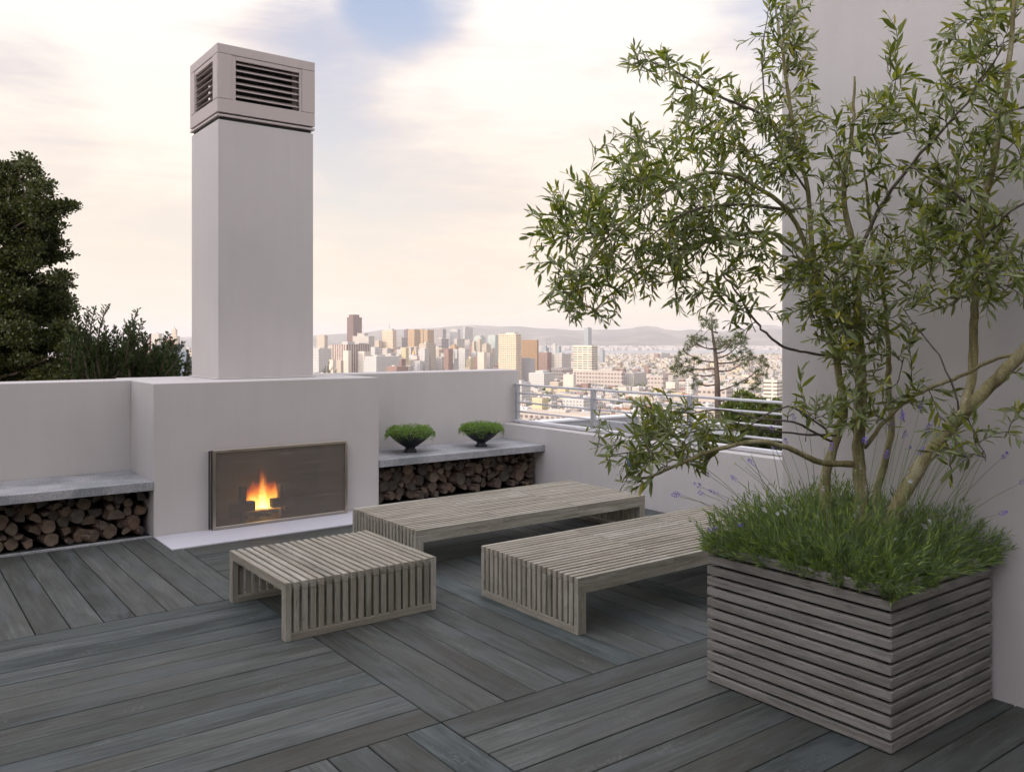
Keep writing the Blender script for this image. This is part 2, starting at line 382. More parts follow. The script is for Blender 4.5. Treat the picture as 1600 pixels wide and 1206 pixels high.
# louvre surrounds
for s in (0,1):
    yy0,yy1=(b0+e,b0+.03) if s==0 else (b1-.03,b1-e)
    mb.box((a0+.137,yy0,3.921),(a0+.175,yy1,4.339)); mb.box((a1-.16,yy0,3.921),(a1-.137,yy1,4.339)); mb.box((a0+.176,yy0,4.30),(a1-.161,yy1,4.339))
    xx0,xx1=(a0+e,a0+.03) if s==0 else (a1-.03,a1-e)
    mb.box((xx0,b0+.137,3.921),(xx1,b0+.15,4.339)); mb.box((xx0,b1-.15,3.921),(xx1,b1-.137,4.339)); mb.box((xx0,b0+.151,4.30),(xx1,b1-.151,4.339))
mb.build('louvre_frame',M['cap'],cap,bevel=.001)
mb=MB(); n=6
for k in range(n):
    z=3.955+k*.0615
    # blade sloped down to the outside: profile (depth,z)
    pf=[(0,z),(.006,z-.004),(.075,z+.036),(.070,z+.042)]
    mb.prism([(b0+.008+p,q) for p,q in pf],a0+.18,a1-.165,'yz')
    mb.prism([(b1-.008-p,q) for p,q in pf][::-1],a0+.18,a1-.165,'yz')
    mb.prism([(a0+.008+p,q) for p,q in pf],b0+.152,b1-.152,'xz')
    mb.prism([(a1-.008-p,q) for p,q in pf][::-1],b0+.152,b1-.152,'xz')
mb.build('louvre',M['cap'],cap)
# fire screen
sc_=empty('fire_screen'); sc_.parent=fp; sc_.location=L0
sx0,sx1,sz0,sz1=2.337,3.607,.012,.702; ft=.026; yo=YF-.085
mb=MB(); mb.box((sx0-.014,yo+.045,sz0-.004),(sx1-.012,YF-.004,sz1-.012),skip=(2,4)); mb.box((sx0-.001,yo+.0205,sz0),(sx0+.004,yo+.044,sz1-.004)); mb.build('black_return',M['black'],sc_)
mb=MB()
mb.prism([(sx0,sz0),(sx0+ft,sz0+ft),(sx0+ft,sz1-ft),(sx0,sz1)],yo,yo+.02); mb.prism([(sx1,sz1),(sx1-ft,sz1-ft),(sx1-ft,sz0+ft),(sx1,sz0)],yo,yo+.02)
mb.prism([(sx0,sz1),(sx0+ft,sz1-ft),(sx1-ft,sz1-ft),(sx1,sz1)],yo,yo+.02); mb.prism([(sx1,sz0),(sx1-ft,sz0+ft),(sx0+ft,sz0+ft),(sx0,sz0)],yo,yo+.02)
mb.build('frame',M['steel'],sc_,bevel=.002)
mb=MB(); mb.box((sx0+ft-.005,yo+.011,sz0+ft-.005),(sx1-ft+.005,yo+.013,sz1-ft+.005)); mb.build('mesh_panel',M['screen'],sc_)
# andirons (stepped steel blocks either side of the flame)
M['block']=simple('fire_block',(.32,.25,.2),.7,.2,var=.2,scale=20)
an=empty('fire_grate',(2.88,7.78,-.004),0,'pair of stepped metal andirons beside the flames inside firebox','andirons')
fx=U0=None
def at_y(px,y):
    r=Fv+Rv*((px-800)/FP); t=y/r.y; return r.x*t,t
fy=7.66
def xz(px,py,y=fy):
    x,t=at_y(px,y); return x,EYE-t*(py-HY)/FP
for pts in ([(361,787),(398,783),(398,797),(361,800)],[(376,762),(384,761),(384,792),(376,793)],[(425,783),(458,776),(458,788),(425,793)],[(437,756),(445,755),(445,789),(437,790)]):
    q=[xz(*p) for p in pts]; xa=min(a for a,_ in q); xb=max(a for a,_ in q); za=min(b for _,b in q); zb=max(b for _,b in q)
    mb=MB(); mb.box((xa,fy-.02,za),(xb,fy+.06,zb)); mb.build('andiron_bar',M['block'],an,bevel=.003,loc=-Vector(an.location))
for px in (380,441):
    x,z=xz(px,795); mb=MB(); mb.box((x-.012,fy,-.004),(x+.012,fy+.04,z+.012)); mb.build('andiron_foot',M['block'],an,loc=-Vector(an.location))
# flames: luminous gas in a small box, density shaped by a tongue-like field
def flame():
    x,z0=xz(411,794,7.86); _,zt=xz(411,731,7.86)
    xa,_=xz(386,792,7.86); xb,_=xz(437,792,7.86)
    H=zt-z0; Wd=(xb-xa)/2*1.25
    mt=bpy.data.materials.new('flame_gas'); mt.use_nodes=True; nt=mt.node_tree; nt.nodes.clear()
    out=nd(nt,'OutputMaterial'); co=nd(nt,'TexCoord').outputs['Object']
    sp=nd(nt,'SeparateXYZ'); nt.links.new(co,sp.inputs[0])
    h=mth(nt,'DIVIDE',sp.outputs[2],H)
    nn=noisef(nt,co,1.0,3,.6,1.2,sx=(13,13,4))
    n2=noisef(nt,co,1.0,2,.5,.5,sx=(34,34,9))
    dx=mth(nt,'DIVIDE',sp.outputs[0],Wd); 
    dx=mth(nt,'ADD',dx,mth(nt,'MULTIPLY',mth(nt,'SUBTRACT',n2,.5),mth(nt,'MULTIPLY',h,.7)))
    dy=mth(nt,'DIVIDE',sp.outputs[1],Wd*.55)
    # central tongue and two side tongues: remaining flame = allowed height(x) - h
    ax=mth(nt,'ABSOLUTE',dx)
    t1=mth(nt,'SUBTRACT',1.0,mth(nt,'MULTIPLY',ax,3.1))
    side=mth(nt,'SUBTRACT',.70,mth(nt,'MULTIPLY',mth(nt,'ABSOLUTE',mth(nt,'SUBTRACT',dx,-.45)),.75))
    base=mth(nt,'SUBTRACT',.66,mth(nt,'MULTIPLY',mth(nt,'POWER',ax,3),.5))
    s2=mth(nt,'SUBTRACT',.66,mth(nt,'MULTIPLY',mth(nt,'ABSOLUTE',mth(nt,'SUBTRACT',dx,.60)),1.5))
    al=mth(nt,'SMOOTH_MAX',mth(nt,'SMOOTH_MAX',mth(nt,'SMOOTH_MAX',t1,side,.1),s2,.1),base,.1)
    al=mth(nt,'SUBTRACT',al,mth(nt,'MULTIPLY',mth(nt,'POWER',mth(nt,'ABSOLUTE',dy),2),.5))
    al=mth(nt,'MULTIPLY',al,mth(nt,'ADD',mth(nt,'MULTIPLY',nn,.9),.62))
    rem=mth(nt,'SUBTRACT',al,h)
    rem=mth(nt,'MINIMUM',rem,mth(nt,'MULTIPLY',mth(nt,'SUBTRACT',1.02,ax),1.2))
    den=mth(nt,'MAXIMUM',rem,0)
    col=ramp(nt,den,[(0,(1,.03,.005)),(.13,(1,.12,.01)),(.30,(1,.38,.03)),(.55,(1,.68,.15)),(.85,(1,.85,.45))])
    em=nd(nt,'Emission'); nt.links.new(col,em.inputs[0])
    st=mth(nt,'MULTIPLY',mth(nt,'POWER',mth(nt,'MINIMUM',den,.6),.8),150.0)
    nt.links.new(st,em.inputs[1]); nt.links.new(em.outputs[0],out.inputs['Volume'])
    mb=MB(); mb.box((-Wd*1.1,-Wd*.62,0),(Wd*1.1,Wd*.62,H*1.15))
    o=mb.build('fire',mt,loc=(x,7.86,z0)); tag(o,'bright orange and yellow flames burning behind the mesh fire screen','fire')
flame()
mb=MB()
for k in range(40):
    x=R.uniform(2.62,3.15); y=R.uniform(7.74,7.98); r=R.uniform(.014,.03)
    mb.box((-r,-r*.8,-r*.6),(r,r*.8,r*.6),M=Matrix.Translation((x,y,.012+R.uniform(0,.045)))@Matrix.Rotation(R.uniform(0,3),4,'Z')@Matrix.Rotation(R.uniform(-.5,.5),4,'X'))
o=mb.build('embers',M['black'],bevel=.004); tag(o,'bed of black ash and lava stones under the flames','stones',kind='stuff')

# ---- granite ledges
def ledge(name,x0,x1,label):
    mb=MB(); mb.box((x0,YF-.012,.399),(x1,8.288,.472)); o=mb.build('granite_ledge',M['granite'],bevel=.004,seg=2); tag(o,label,'stone ledge','granite ledges over the wood stacks'); return o
ledge('l',-5,1.868,'speckled granite ledge left of the fireplace, bare on top')
ledge('r',3.987,6.083,'speckled granite ledge right of fireplace, carrying two black bowls')
mb=MB(); mb.box((-5,YF+.005,-.02),(1.868,YF+.04,.016)); o=mb.build('wood_store_kerb',M['granite'],bevel=.003); tag(o,'thin stone kerb along the foot of the left wood stack','kerb')
mb=MB(); mb.box((3.987,YF+.005,-.02),(6.083,YF+.04,.016)); o=mb.build('wood_store_kerb',M['granite'],bevel=.003); tag(o,'thin stone kerb along the foot of the right wood stack','kerb')
# ---- logs
ORD=['first','second','third','fourth','fifth','sixth','seventh','eighth','ninth','tenth','eleventh','twelfth','thirteenth','fourteenth','fifteenth','sixteenth','seventeenth','eighteenth','nineteenth','twentieth','twenty-first','twenty-second','twenty-third','twenty-fourth','twenty-fifth','twenty-sixth','twenty-seventh','twenty-eighth','twenty-ninth','thirtieth','thirty-first','thirty-second','thirty-third','thirty-fourth','thirty-fifth','thirty-sixth','thirty-seventh','thirty-eighth','thirty-ninth','fortieth','forty-first','forty-second','forty-third','forty-fourth','forty-fifth','forty-sixth','forty-seventh','forty-eighth']
def log_mesh(r,kind,seed):
    rr=random.Random(seed); n=18; L=.42
    prof=[]
    for k in range(n):
        a=2*PI*k/n; q=r*(1+.17*noise.noise(Vector((math.cos(a)*1.3,math.sin(a)*1.3,seed*.37)))*1.6)
        x,z=math.cos(a)*q,math.sin(a)*q
        if kind==1: z=max(z,-r*.15)            # half round
        elif kind==2:                            # quarter wedge
            x=max(x,-r*.35); z=max(z,-r*.45)
        prof.append((x,z))
    rot=rr.uniform(0,2*PI) if kind else 0
    if kind==1: rot=rr.choice([0,.5,-.5,PI,2.6])
    prof=[(x*math.cos(rot)-z*math.sin(rot),x*math.sin(rot)+z*math.cos(rot)) for x,z in prof]
    mb=MB(); rings=7
    vs=[];fs=[]
    for j in range(rings):
        y=L*j/(rings-1)
        for k,(x,z) in enumerate(prof):
            w=1+.07*noise.noise(Vector((x*40,z*40,y*14+seed)))*2
            vs.append((x*w+math.sin(y*6+seed)*.004,y,z*w))
    for j in range(rings-1):
        for k in range(n):
            k2=(k+1)%n; fs.append((j*n+k,j*n+k2,(j+1)*n+k2,(j+1)*n+k))
    fs.append(tuple((rings-1)*n+k for k in range(n))[::-1])
    mb.mesh(vs,fs)
    cf=MB(); ring=[(v[0]*.985,v[1]-.0005,v[2]*.985) for v in vs[:n]]
    inner=[(x*.9,y-.002,z*.9) for x,y,z in ring]
    vv=ring+inner; ff=[]; uu=[]
    for k in range(n):
        k2=(k+1)%n; ff.append((k,k2,n+k2,n+k)); uu.append([(vv[j][0],vv[j][2]) for j in ff[-1]])
    ff.append(tuple(range(n,2*n))); uu.append([(vv[j][0],vv[j][2]) for j in ff[-1]])
    cf.mesh(vv,ff,0,uu)
    return mb,cf
def pack(x0,x1,zmax,rr,yf):
    cs=[]; fails=0
    while fails<260:
        r=rr.choice([rr.uniform(.026,.042),rr.uniform(.036,.06),rr.uniform(.045,.068)])
        best=None
        for _ in range(30):
            x=rr.uniform(x0+r,x1-r); z=r+.016
            for (cx,cz,cr) in cs:
                d=abs(cx-x)
                if d<r+cr: z=max(z,cz+math.sqrt((r+cr)**2-d*d)*.97)
            if best is None or z<best[1]: best=(x,z)
        if best[1]+r>zmax: fails+=1; continue
        cs.append((best[0],best[1],r))
    return cs
def pile(x0,x1,seed,side,yf,flip):
    rr=random.Random(seed); cs=pack(x0,x1,.392,rr,yf)
    rows={'bottom':[],'middle':[],'top':[]}
    for c in cs: rows['bottom' if c[1]<.13 else ('middle' if c[1]<.26 else 'top')].append(c)
    k=0
    for rn,l in rows.items():
        l.sort(key=lambda c:c[0],reverse=flip)
        for i,(x,z,r) in enumerate(l):
            k+=1; kind=0 if rr.random()<.52 else rr.choice([1,2])
            y=yf+rr.uniform(.0,.09)+(z*.12)
            kn={0:'round',1:'half-round split',2:'split wedge'}[kind]
            sz='thin' if r<.036 else ('medium' if r<.05 else 'thick')
            e=empty('log',(x,y,z),0,f'{sz} {kn} log, {ORD[i]} from the fireplace in the {rn} row of the {side} stack','log',f'firewood in the {side} stack')
            e.rotation_euler=(rr.uniform(-.05,.05),0,rr.gauss(.10,.17))
            mb,cf=log_mesh(r*1.03,kind,seed*100+k)
            mb.build('bark',M['log_bark'],e,smooth=True); cf.build('cut_face',M['cut'],e)
pile(.45,1.86,3,'left',7.575,True)
pile(3.99,6.08,5,'right',7.565,False)
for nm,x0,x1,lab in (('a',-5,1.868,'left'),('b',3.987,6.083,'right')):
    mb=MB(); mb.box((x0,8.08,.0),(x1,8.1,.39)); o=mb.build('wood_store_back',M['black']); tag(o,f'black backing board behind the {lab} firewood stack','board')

# ---- slatted tables and benches
def slatted(name,x0,x1,y0,y1,h,run,label,cat,seams=(),longtier=False):
    # run: axis along which the top slats run
    root=empty(name,((x0+x1)/2,(y0+y1)/2,0),0,label,cat,'slatted teak tables around the fireplace')
    Lc=-Vector(root.location)
    if run=='y': a0,a1,b0,b1=y0,y1,x0,x1
    else: a0,a1,b0,b1=x0,x1,y0,y1          # a: along slats, b: across
    def bx(mb,a_0,a_1,b_0,b_1,z0,z1,axis):
        if run=='y': mb.box((b_0,a_0,z0),(b_1,a_1,z1),axis={'a':1,'b':0,'z':2}[axis])
        else: mb.box((a_0,b_0,z0),(a_1,b_1,z1),axis={'a':0,'b':1,'z':2}[axis])
    sw=.0315; n=max(2,round((b1-b0-sw)/.0495)+1); pitch=(b1-b0-sw)/(n-1)
    th=.045 if not longtier else .04; lw=.062
    top=MB(); cuts=[a0]+list(seams)+[a1]
    for k in range(n):
        b=b0+k*pitch
        if k in (0,n-1) and not longtier: continue
        for c0,c1 in zip(cuts,cuts[1:]):
            dz=R.uniform(-.001,.001)
            bx(top,c0+(.0012 if c0!=a0 else 0),c1-(.0012 if c1!=a1 else 0),b,b+sw,h-th+dz,h+dz,'a')
    top.build('slatted_top',M['bench'],root,bevel=.0022,loc=Lc)
    for e0,e1 in ((a0,a0+lw),(a1-lw,a1)):
        en=MB(); ztop=h-th-.0015
        out=e0==a0
        for k in range(n):
            b=b0+k*pitch
            if k in (0,n-1): continue
            o0,o1=(e0+.001,e0+.036) if out else (e1-.036,e1-.001)
            bx(en,o0,o1,b,b+sw,.043,ztop,'z')
        # bottom rail and inner rail at top
        bx(en,e0,e1,b0+.0345,b1-.0345,.0,.042,'b')
        i0,i1=(e0+.037,e1) if out else (e0,e1-.037)
        bx(en,i0,i1,b0+.0345,b1-.0345,ztop-.045,ztop-.001,'b')
        en.build('slatted_end',M['bench'],root,bevel=.0022,loc=Lc)
    # side frames with mitred corners (leg - rail - leg)
    zt=h if not longtier else h-th-.0015
    rh=.052
    for s in (0,1):
        fr=MB(); c0=b0 if s==0 else b1-.034; c1=c0+.034
        P_=[[(a0,0),(a0+lw,0),(a0+lw,zt-rh),(a0,zt)] ,[(a0,zt),(a0+lw,zt-rh),(a1-lw,zt-rh),(a1,zt)],[(a1-lw,0),(a1,0),(a1,zt),(a1-lw,zt-rh)]]
        if not longtier: P_[0]=[(a0,0),(a0+lw,0),(a0+lw,zt-rh),(a0+.012,zt-.0),(a0,zt)]
        for pl in P_:
            pl=[(p[0],p[1]) for p in pl]
            fr.prism(pl,c0,c1,'xz' if run=='x' else 'yz')
        fr.build('side_frame',M['bench'],root,bevel=.0018,loc=Lc)
    return root
slatted('slatted_stool',1.80,2.765,4.465,5.39,.322,'y','small square slatted teak table nearest the camera at left, in front of the hearth','low table')
slatted('slatted_table',3.035,5.31,5.17,6.16,.322,'x','long slatted teak table in front of the right wood stack, the farthest of three','low table',(3.80,4.55),True)
slatted('slatted_bench',3.15,5.42,3.585,4.535,.322,'x','long slatted teak bench half hidden behind the square planter','bench',(3.94,4.68),True)

# ---- railing
rl=empty('railing',(6.25,6,.655),0,'white and grey metal railing with four horizontal rods on the low wall','railing')
Lr=-Vector(rl.location)
for z in (1.118,1.018,.907,.795):
    mb=MB(); mb.tube([(6.25,-2.5,z),(6.25,8.28,z)],.0135 if z>1.1 else .0105,10); mb.build('rail',M['rail'],rl,smooth=True,loc=Lr)
mb=MB(); mb.box((6.225,-2.5,.672),(6.30,8.285,.698)); mb.build('bottom_bar',M['rail'],rl,bevel=.003,loc=Lr)
for y in (8.225,6.86,5.49,4.12,2.75,1.4):
    mb=MB(); mb.box((6.222,y-.009,.657),(6.278,y+.009,1.13)) if False else mb.box((6.228,y-.026,.657),(6.272,y+.026,1.128)); mb.build('post',M['galv'],rl,bevel=.002,loc=Lr)

# ---- bowls
def bowl(px,py,label,plab,seed,wpx):
    p=G(px,py,.472); t=p.dot(Fv); s=t/FP
    RR=wpx/2*s; H=RR*.86
    prof=[(.0,.0),(RR*.30,0),(RR*.31,.006),(RR*.23,H*.17),(RR*.20,H*.24),(RR*.36,H*.34),(RR*.62,H*.55),(RR*.84,H*.78),(RR,H),(RR*.97,H*1.005),(RR*.80,H*.80),(RR*.5,H*.55),(0,H*.45)]
    mb=MB(); n=40; vs=[];fs=[]
    for r,z in prof:
        for k in range(n):
            a=2*PI*k/n; vs.append((r*math.cos(a),r*math.sin(a),z))
    for j in range(len(prof)-1):
        for k in range(n):
            k2=(k+1)%n; fs.append((j*n+k,j*n+k2,(j+1)*n+k2,(j+1)*n+k))
    mb.mesh(vs,fs); o=mb.build('bowl_planter',M['bowl'],smooth=True,loc=(p.x,p.y,.4722)); tag(o,label,'bowl','black footed bowls on the right granite ledge')
    rr=random.Random(seed); pl=empty('bowl_plant',(p.x,p.y,.4722+H*.9),0,plab,'plant','green plants in the black bowls')
    fo=MB(); fl=MB()
    for k in range(9000):
        a=rr.uniform(0,2*PI); q=math.sqrt(rr.random())
        rad=q*RR*(1.12+.06*noise.noise(Vector((a*1.5,seed*5,0)))); dome=(1-q**9)*RR*(.34+.10*noise.noise(Vector((math.cos(a)*q*2.2,math.sin(a)*q*2.2,seed*3.1))))
        z=dome*rr.uniform(.2,1.06)+rr.uniform(-.01,.014)+.022*noise.noise(Vector((math.cos(a)*q*4,math.sin(a)*q*4,seed)))*2
        if q>.86 and rr.random()<.5: z-=rr.uniform(0,.10)*max(0,noise.noise(Vector((a*3,seed,0)))+.35)
        c=Vector((rad*math.cos(a),rad*math.sin(a),z))
        d=Vector((math.cos(a)*.25+rr.uniform(-1,1),math.sin(a)*.25+rr.uniform(-1,1),rr.uniform(-.3,1))).normalized()
        sd=d.cross(Vector((rr.uniform(-1,1),rr.uniform(-1,1),rr.uniform(-1,1)))).normalized()
        l=rr.uniform(.007,.014); w_=l*.36
        fo.face([c,c+d*l*.5+sd*w_,c+d*l,c+d*l*.5-sd*w_])
        if k%170==0 and q<.95:
            c2=c+Vector((0,0,.012)); 
            fl.face([c2+Vector((.006,0,0)),c2+Vector((0,.006,.002)),c2+Vector((-.006,0,0)),c2+Vector((0,-.006,.003))])
    # soil mound keeps the gaps dark
    sm=MB(); vs=[(0,0,RR*.26)];fs=[]
    for j,(r,z) in enumerate([(RR*.5,RR*.2),(RR*.85,RR*.06),(RR*.93,-.005)]):
        for k in range(20): vs.append((r*math.cos(2*PI*k/20),r*math.sin(2*PI*k/20),z))
    for k in range(20): fs.append((0,1+k,1+(k+1)%20))
    for j in range(2):
        for k in range(20): k2=(k+1)%20; fs.append((1+j*20+k,1+(j+1)*20+k,1+(j+1)*20+k2,1+j*20+k2))
    sm.mesh(vs,fs); sm.build('soil',M['soil'],pl)
    fo.build('foliage',M['bowl_leaf'],pl); fl.build('flowers',M['petal'],pl)
bowl(641,706,'black footed bowl nearer the fireplace on the granite ledge','bushy bright green plant filling the bowl nearer the fireplace',1,70)
bowl(752,697.5,'black footed bowl nearer the railing on the granite ledge','bushy bright green plant filling the bowl nearer the railing',2,64)

# ============================================================ PLANTER, LAVENDER, OLIVE
PX0,PX1,PY0,PY1=3.235,4.108,1.80,2.737
pl=empty('planter_box',((PX0+PX1)/2,(PY0+PY1)/2,0),0,'large square planter clad in thirteen horizontal weathered teak slats','planter')
LP=-Vector(pl.location)
mb=MB(); mb.box((PX0+.035,PY0+.035,.02),(PX1-.035,PY1-.035,.60)); mb.build('liner',M['black'],pl,loc=LP)
for k in range(13):
    z0=.006+k*.0515; z1=z0+.0385; t=.03
    mb=MB()
    mb.prism([(PX0,PY0),(PX1,PY0),(PX1-t,PY0+t),(PX0+t,PY0+t)],z0,z1,'xy'); mb.prism([(PX1,PY1),(PX0,PY1),(PX0+t,PY1-t),(PX1-t,PY1-t)],z0,z1,'xy')
    # the corner butt joint: end grain of the long slat shows
    mb.prism([(PX0,PY1),(PX0,PY0),(PX0+t,PY0+t),(PX0+t,PY1-t)],z0,z1,'xy'); mb.prism([(PX1,PY0),(PX1,PY1),(PX1-t,PY1-t),(PX1-t,PY0+t)],z0,z1,'xy')
    mb.build('slat',M['planter'],pl,bevel=.003,loc=LP)
mb=MB(); mb.box((PX0+.035,PY0+.035,.601),(PX1-.035,PY1-.035,.625)); mb.build('soil',M['soil'],pl,loc=LP)

def frame_of(d):
    d=d.normalized(); a=d.cross(Vector((0,0,1)))
    if a.length<.05: a=Vector((1,0,0))
    a.normalize(); return d,a,a.cross(d)
def lav():
    rr=random.Random(21)
    root=empty('lavender',((PX0+PX1)/2,(PY0+PY1)/2,.625),0,'bushy green lavender with purple and whitish flower spikes filling the slatted planter','lavender')
    L=-Vector(root.location)
    cx,cy=(PX0+PX1)/2,(PY0+PY1)/2
    fo=MB(); st=MB()
    base_n=1250
    for k in range(base_n):
        u,v=rr.uniform(-1,1),rr.uniform(-1,1)
        if rr.random()<.35:
            if rr.random()<.5: u=rr.choice([-1,1])*rr.uniform(.75,1)
            else: v=rr.choice([-1,1])*rr.uniform(.75,1)
        b=Vector((cx+u*.385,cy+v*.415,.60))
        edge=max(abs(u),abs(v))
        out=Vector((u,v,0)); 
        spread=.10+.22*edge**2
        d=Vector((u*spread+rr.uniform(-.3,.3),v*spread+rr.uniform(-.3,.3),1-.35*edge+rr.uniform(-.2,.1))).normalized()
        Ls=rr.uniform(.22,.42)*(1-.38*edge**2)
        if edge>.8 and rr.random()<.5: d=Vector((u*.75+rr.uniform(-.3,.3),v*.75+rr.uniform(-.3,.3),.62)).normalized(); Ls=rr.uniform(.10,.20)
        # right-hand (x+) side is against the wall: keep inside
        pts=[b]; p=b.copy(); dd=d.copy()
        for j in range(6):
            dd=(dd+Vector((u,v,0))*.035*edge+Vector((0,0,-.03*edge))+Vector((rr.uniform(-.08,.08),rr.uniform(-.08,.08),0))).normalized()
            p=p+dd*Ls/6
            if p.x>4.10: p.x=4.10-rr.uniform(0,.03)
            pts.append(p.copy())
        for j in range(1,7):
            for q in range(6):
                a=rr.uniform(0,2*PI); c=pts[j]+ (pts[j-1]-pts[j])*rr.random()
                dj,s1,s2=frame_of(pts[j]-pts[j-1])
                od=(dj*rr.uniform(.8,1.7)+Vector((0,0,.25))+(s1*math.cos(a)+s2*math.sin(a))*rr.uniform(.5,1)).normalized()
                l=rr.uniform(.032,.060); w=rr.uniform(.0018,.0030)
                sd=od.cross(Vector((rr.uniform(-1,1),rr.uniform(-1,1),rr.uniform(-1,1)))).normalized()*w
                e=c+od*l+Vector((0,0,-.003)); m_=c+od*l*.5
                fo.face([c,m_+sd,e,m_-sd])
    fo.build('foliage',M['lavender'],root,loc=L)
    # a dark twiggy core so no light leaks through
    # flower stalks
    def stalk(b,tip,kind,size=1.0):
        d=tip-b; mid=b+d*.5+Vector((rr.uniform(-.02,.02),rr.uniform(-.02,.02),.03+d.length*.05))
        pts=[b,b+(mid-b)*.5+Vector((0,0,.01)),mid,mid+(tip-mid)*.5+Vector((0,0,.006)),tip]
        s=MB(); s.tube(pts,[.0016,.0014,.0013,.0012,.001],4,cap=False)
        so=s.build('flower_stalk',M['lav_stem'],root,loc=L)
        h=MB(); dd=(pts[-1]-pts[-2]).normalized(); _,s1,s2=frame_of(dd)
        hl={'p':rr.uniform(.022,.036),'w':rr.uniform(.02,.034),'b':rr.uniform(.010,.018)}[kind]*size
        n={'p':46,'w':40,'b':20}[kind]; rw={'p':.0085,'w':.0065,'b':.0045}[kind]*size
        for i in range(n):
            f=rr.random(); a=rr.uniform(0,2*PI); r=rw*math.sin(PI*(.15+.8*f))*rr.uniform(.6,1.15)
            c=pts[-1]+dd*(f*hl)+(s1*math.cos(a)+s2*math.sin(a))*r*.6
            od=((s1*math.cos(a)+s2*math.sin(a))+dd*.7).normalized(); q=rr.uniform(.003,.0055)*size
            sd=od.cross(dd+Vector((.1,rr.uniform(-.5,.5),.2))).normalized()*q*.5
            h.face([c,c+od*q*.5+sd,c+od*q,c+od*q*.5-sd])
        h.build('flower_spike',M[{'p':'lav_purple','w':'lav_white','b':'lav_bud'}[kind]],so)
    def wallt(px): return 4.06/(Fv.x+Rv.x*(px-800)/FP)
    purple=[(1392,668),(1420,700),(1455,662),(1480,700),(1501,716),(1436,640),(1466,655),(1350,690),(1300,700),(1230,690),(1180,725),(1110,740),(1059,771),(1067,770),(1097,757),(1100,768),(1123,768),(1125,822),(1242,655),(1263,660),(1208,672),(1212,698),(1153,748),(1374,662),(1409,653),(1447,669),(1447,678),(1463,676),(1412,683),(1476,672),(1493,686),(1408,652),(1434,710),(1381,714),(1493,704),(1497,702),(1529,711),(1565,712),(1592,752),(1560,799),(1437,711),(1465,714),(1384,713),(1162,816)]
    for px,py in purple:
        t=min(rr.uniform(3.6,4.2),wallt(px)-.02)
        if px<1200: t=rr.uniform(3.75,4.1)
        tip=P(px,py+4,t)
        dirx=Vector((tip.x-cx,tip.y-cy,0))
        b=Vector((cx+max(-.36,min(.36,dirx.x*.55)),cy+max(-.38,min(.38,dirx.y*.55)),.68))
        stalk(b,tip,'p',rr.uniform(1.15,1.6))
    white=[(1200,800),(1214,803),(1235,798),(1341,803),(1386,762),(1415,747),(1424,752),(1450,826),(1454,820),(1395,842),(1284,770),(1247,850),(1137,790)]
    for px,py in white:
        t=rr.uniform(3.45,3.8); tip=P(px,py,t); b=tip+Vector((rr.uniform(-.05,.05),rr.uniform(-.05,.05),-rr.uniform(.1,.16))); stalk(b,tip,'w',1.25)
    for k in range(54):
        px=rr.uniform(1090,1540); py=rr.uniform(690,820); t=min(rr.uniform(3.5,4.3),wallt(px)-.03)
        tip=P(px,py,t)
        if tip.z<.8: continue
        dirx=Vector((tip.x-cx,tip.y-cy,0)); b=Vector((cx+max(-.38,min(.38,dirx.x*.75)),cy+max(-.4,min(.4,dirx.y*.75)),.72))
        stalk(b,tip,'b' if rr.random()<.7 else 'w',.9)
lav()

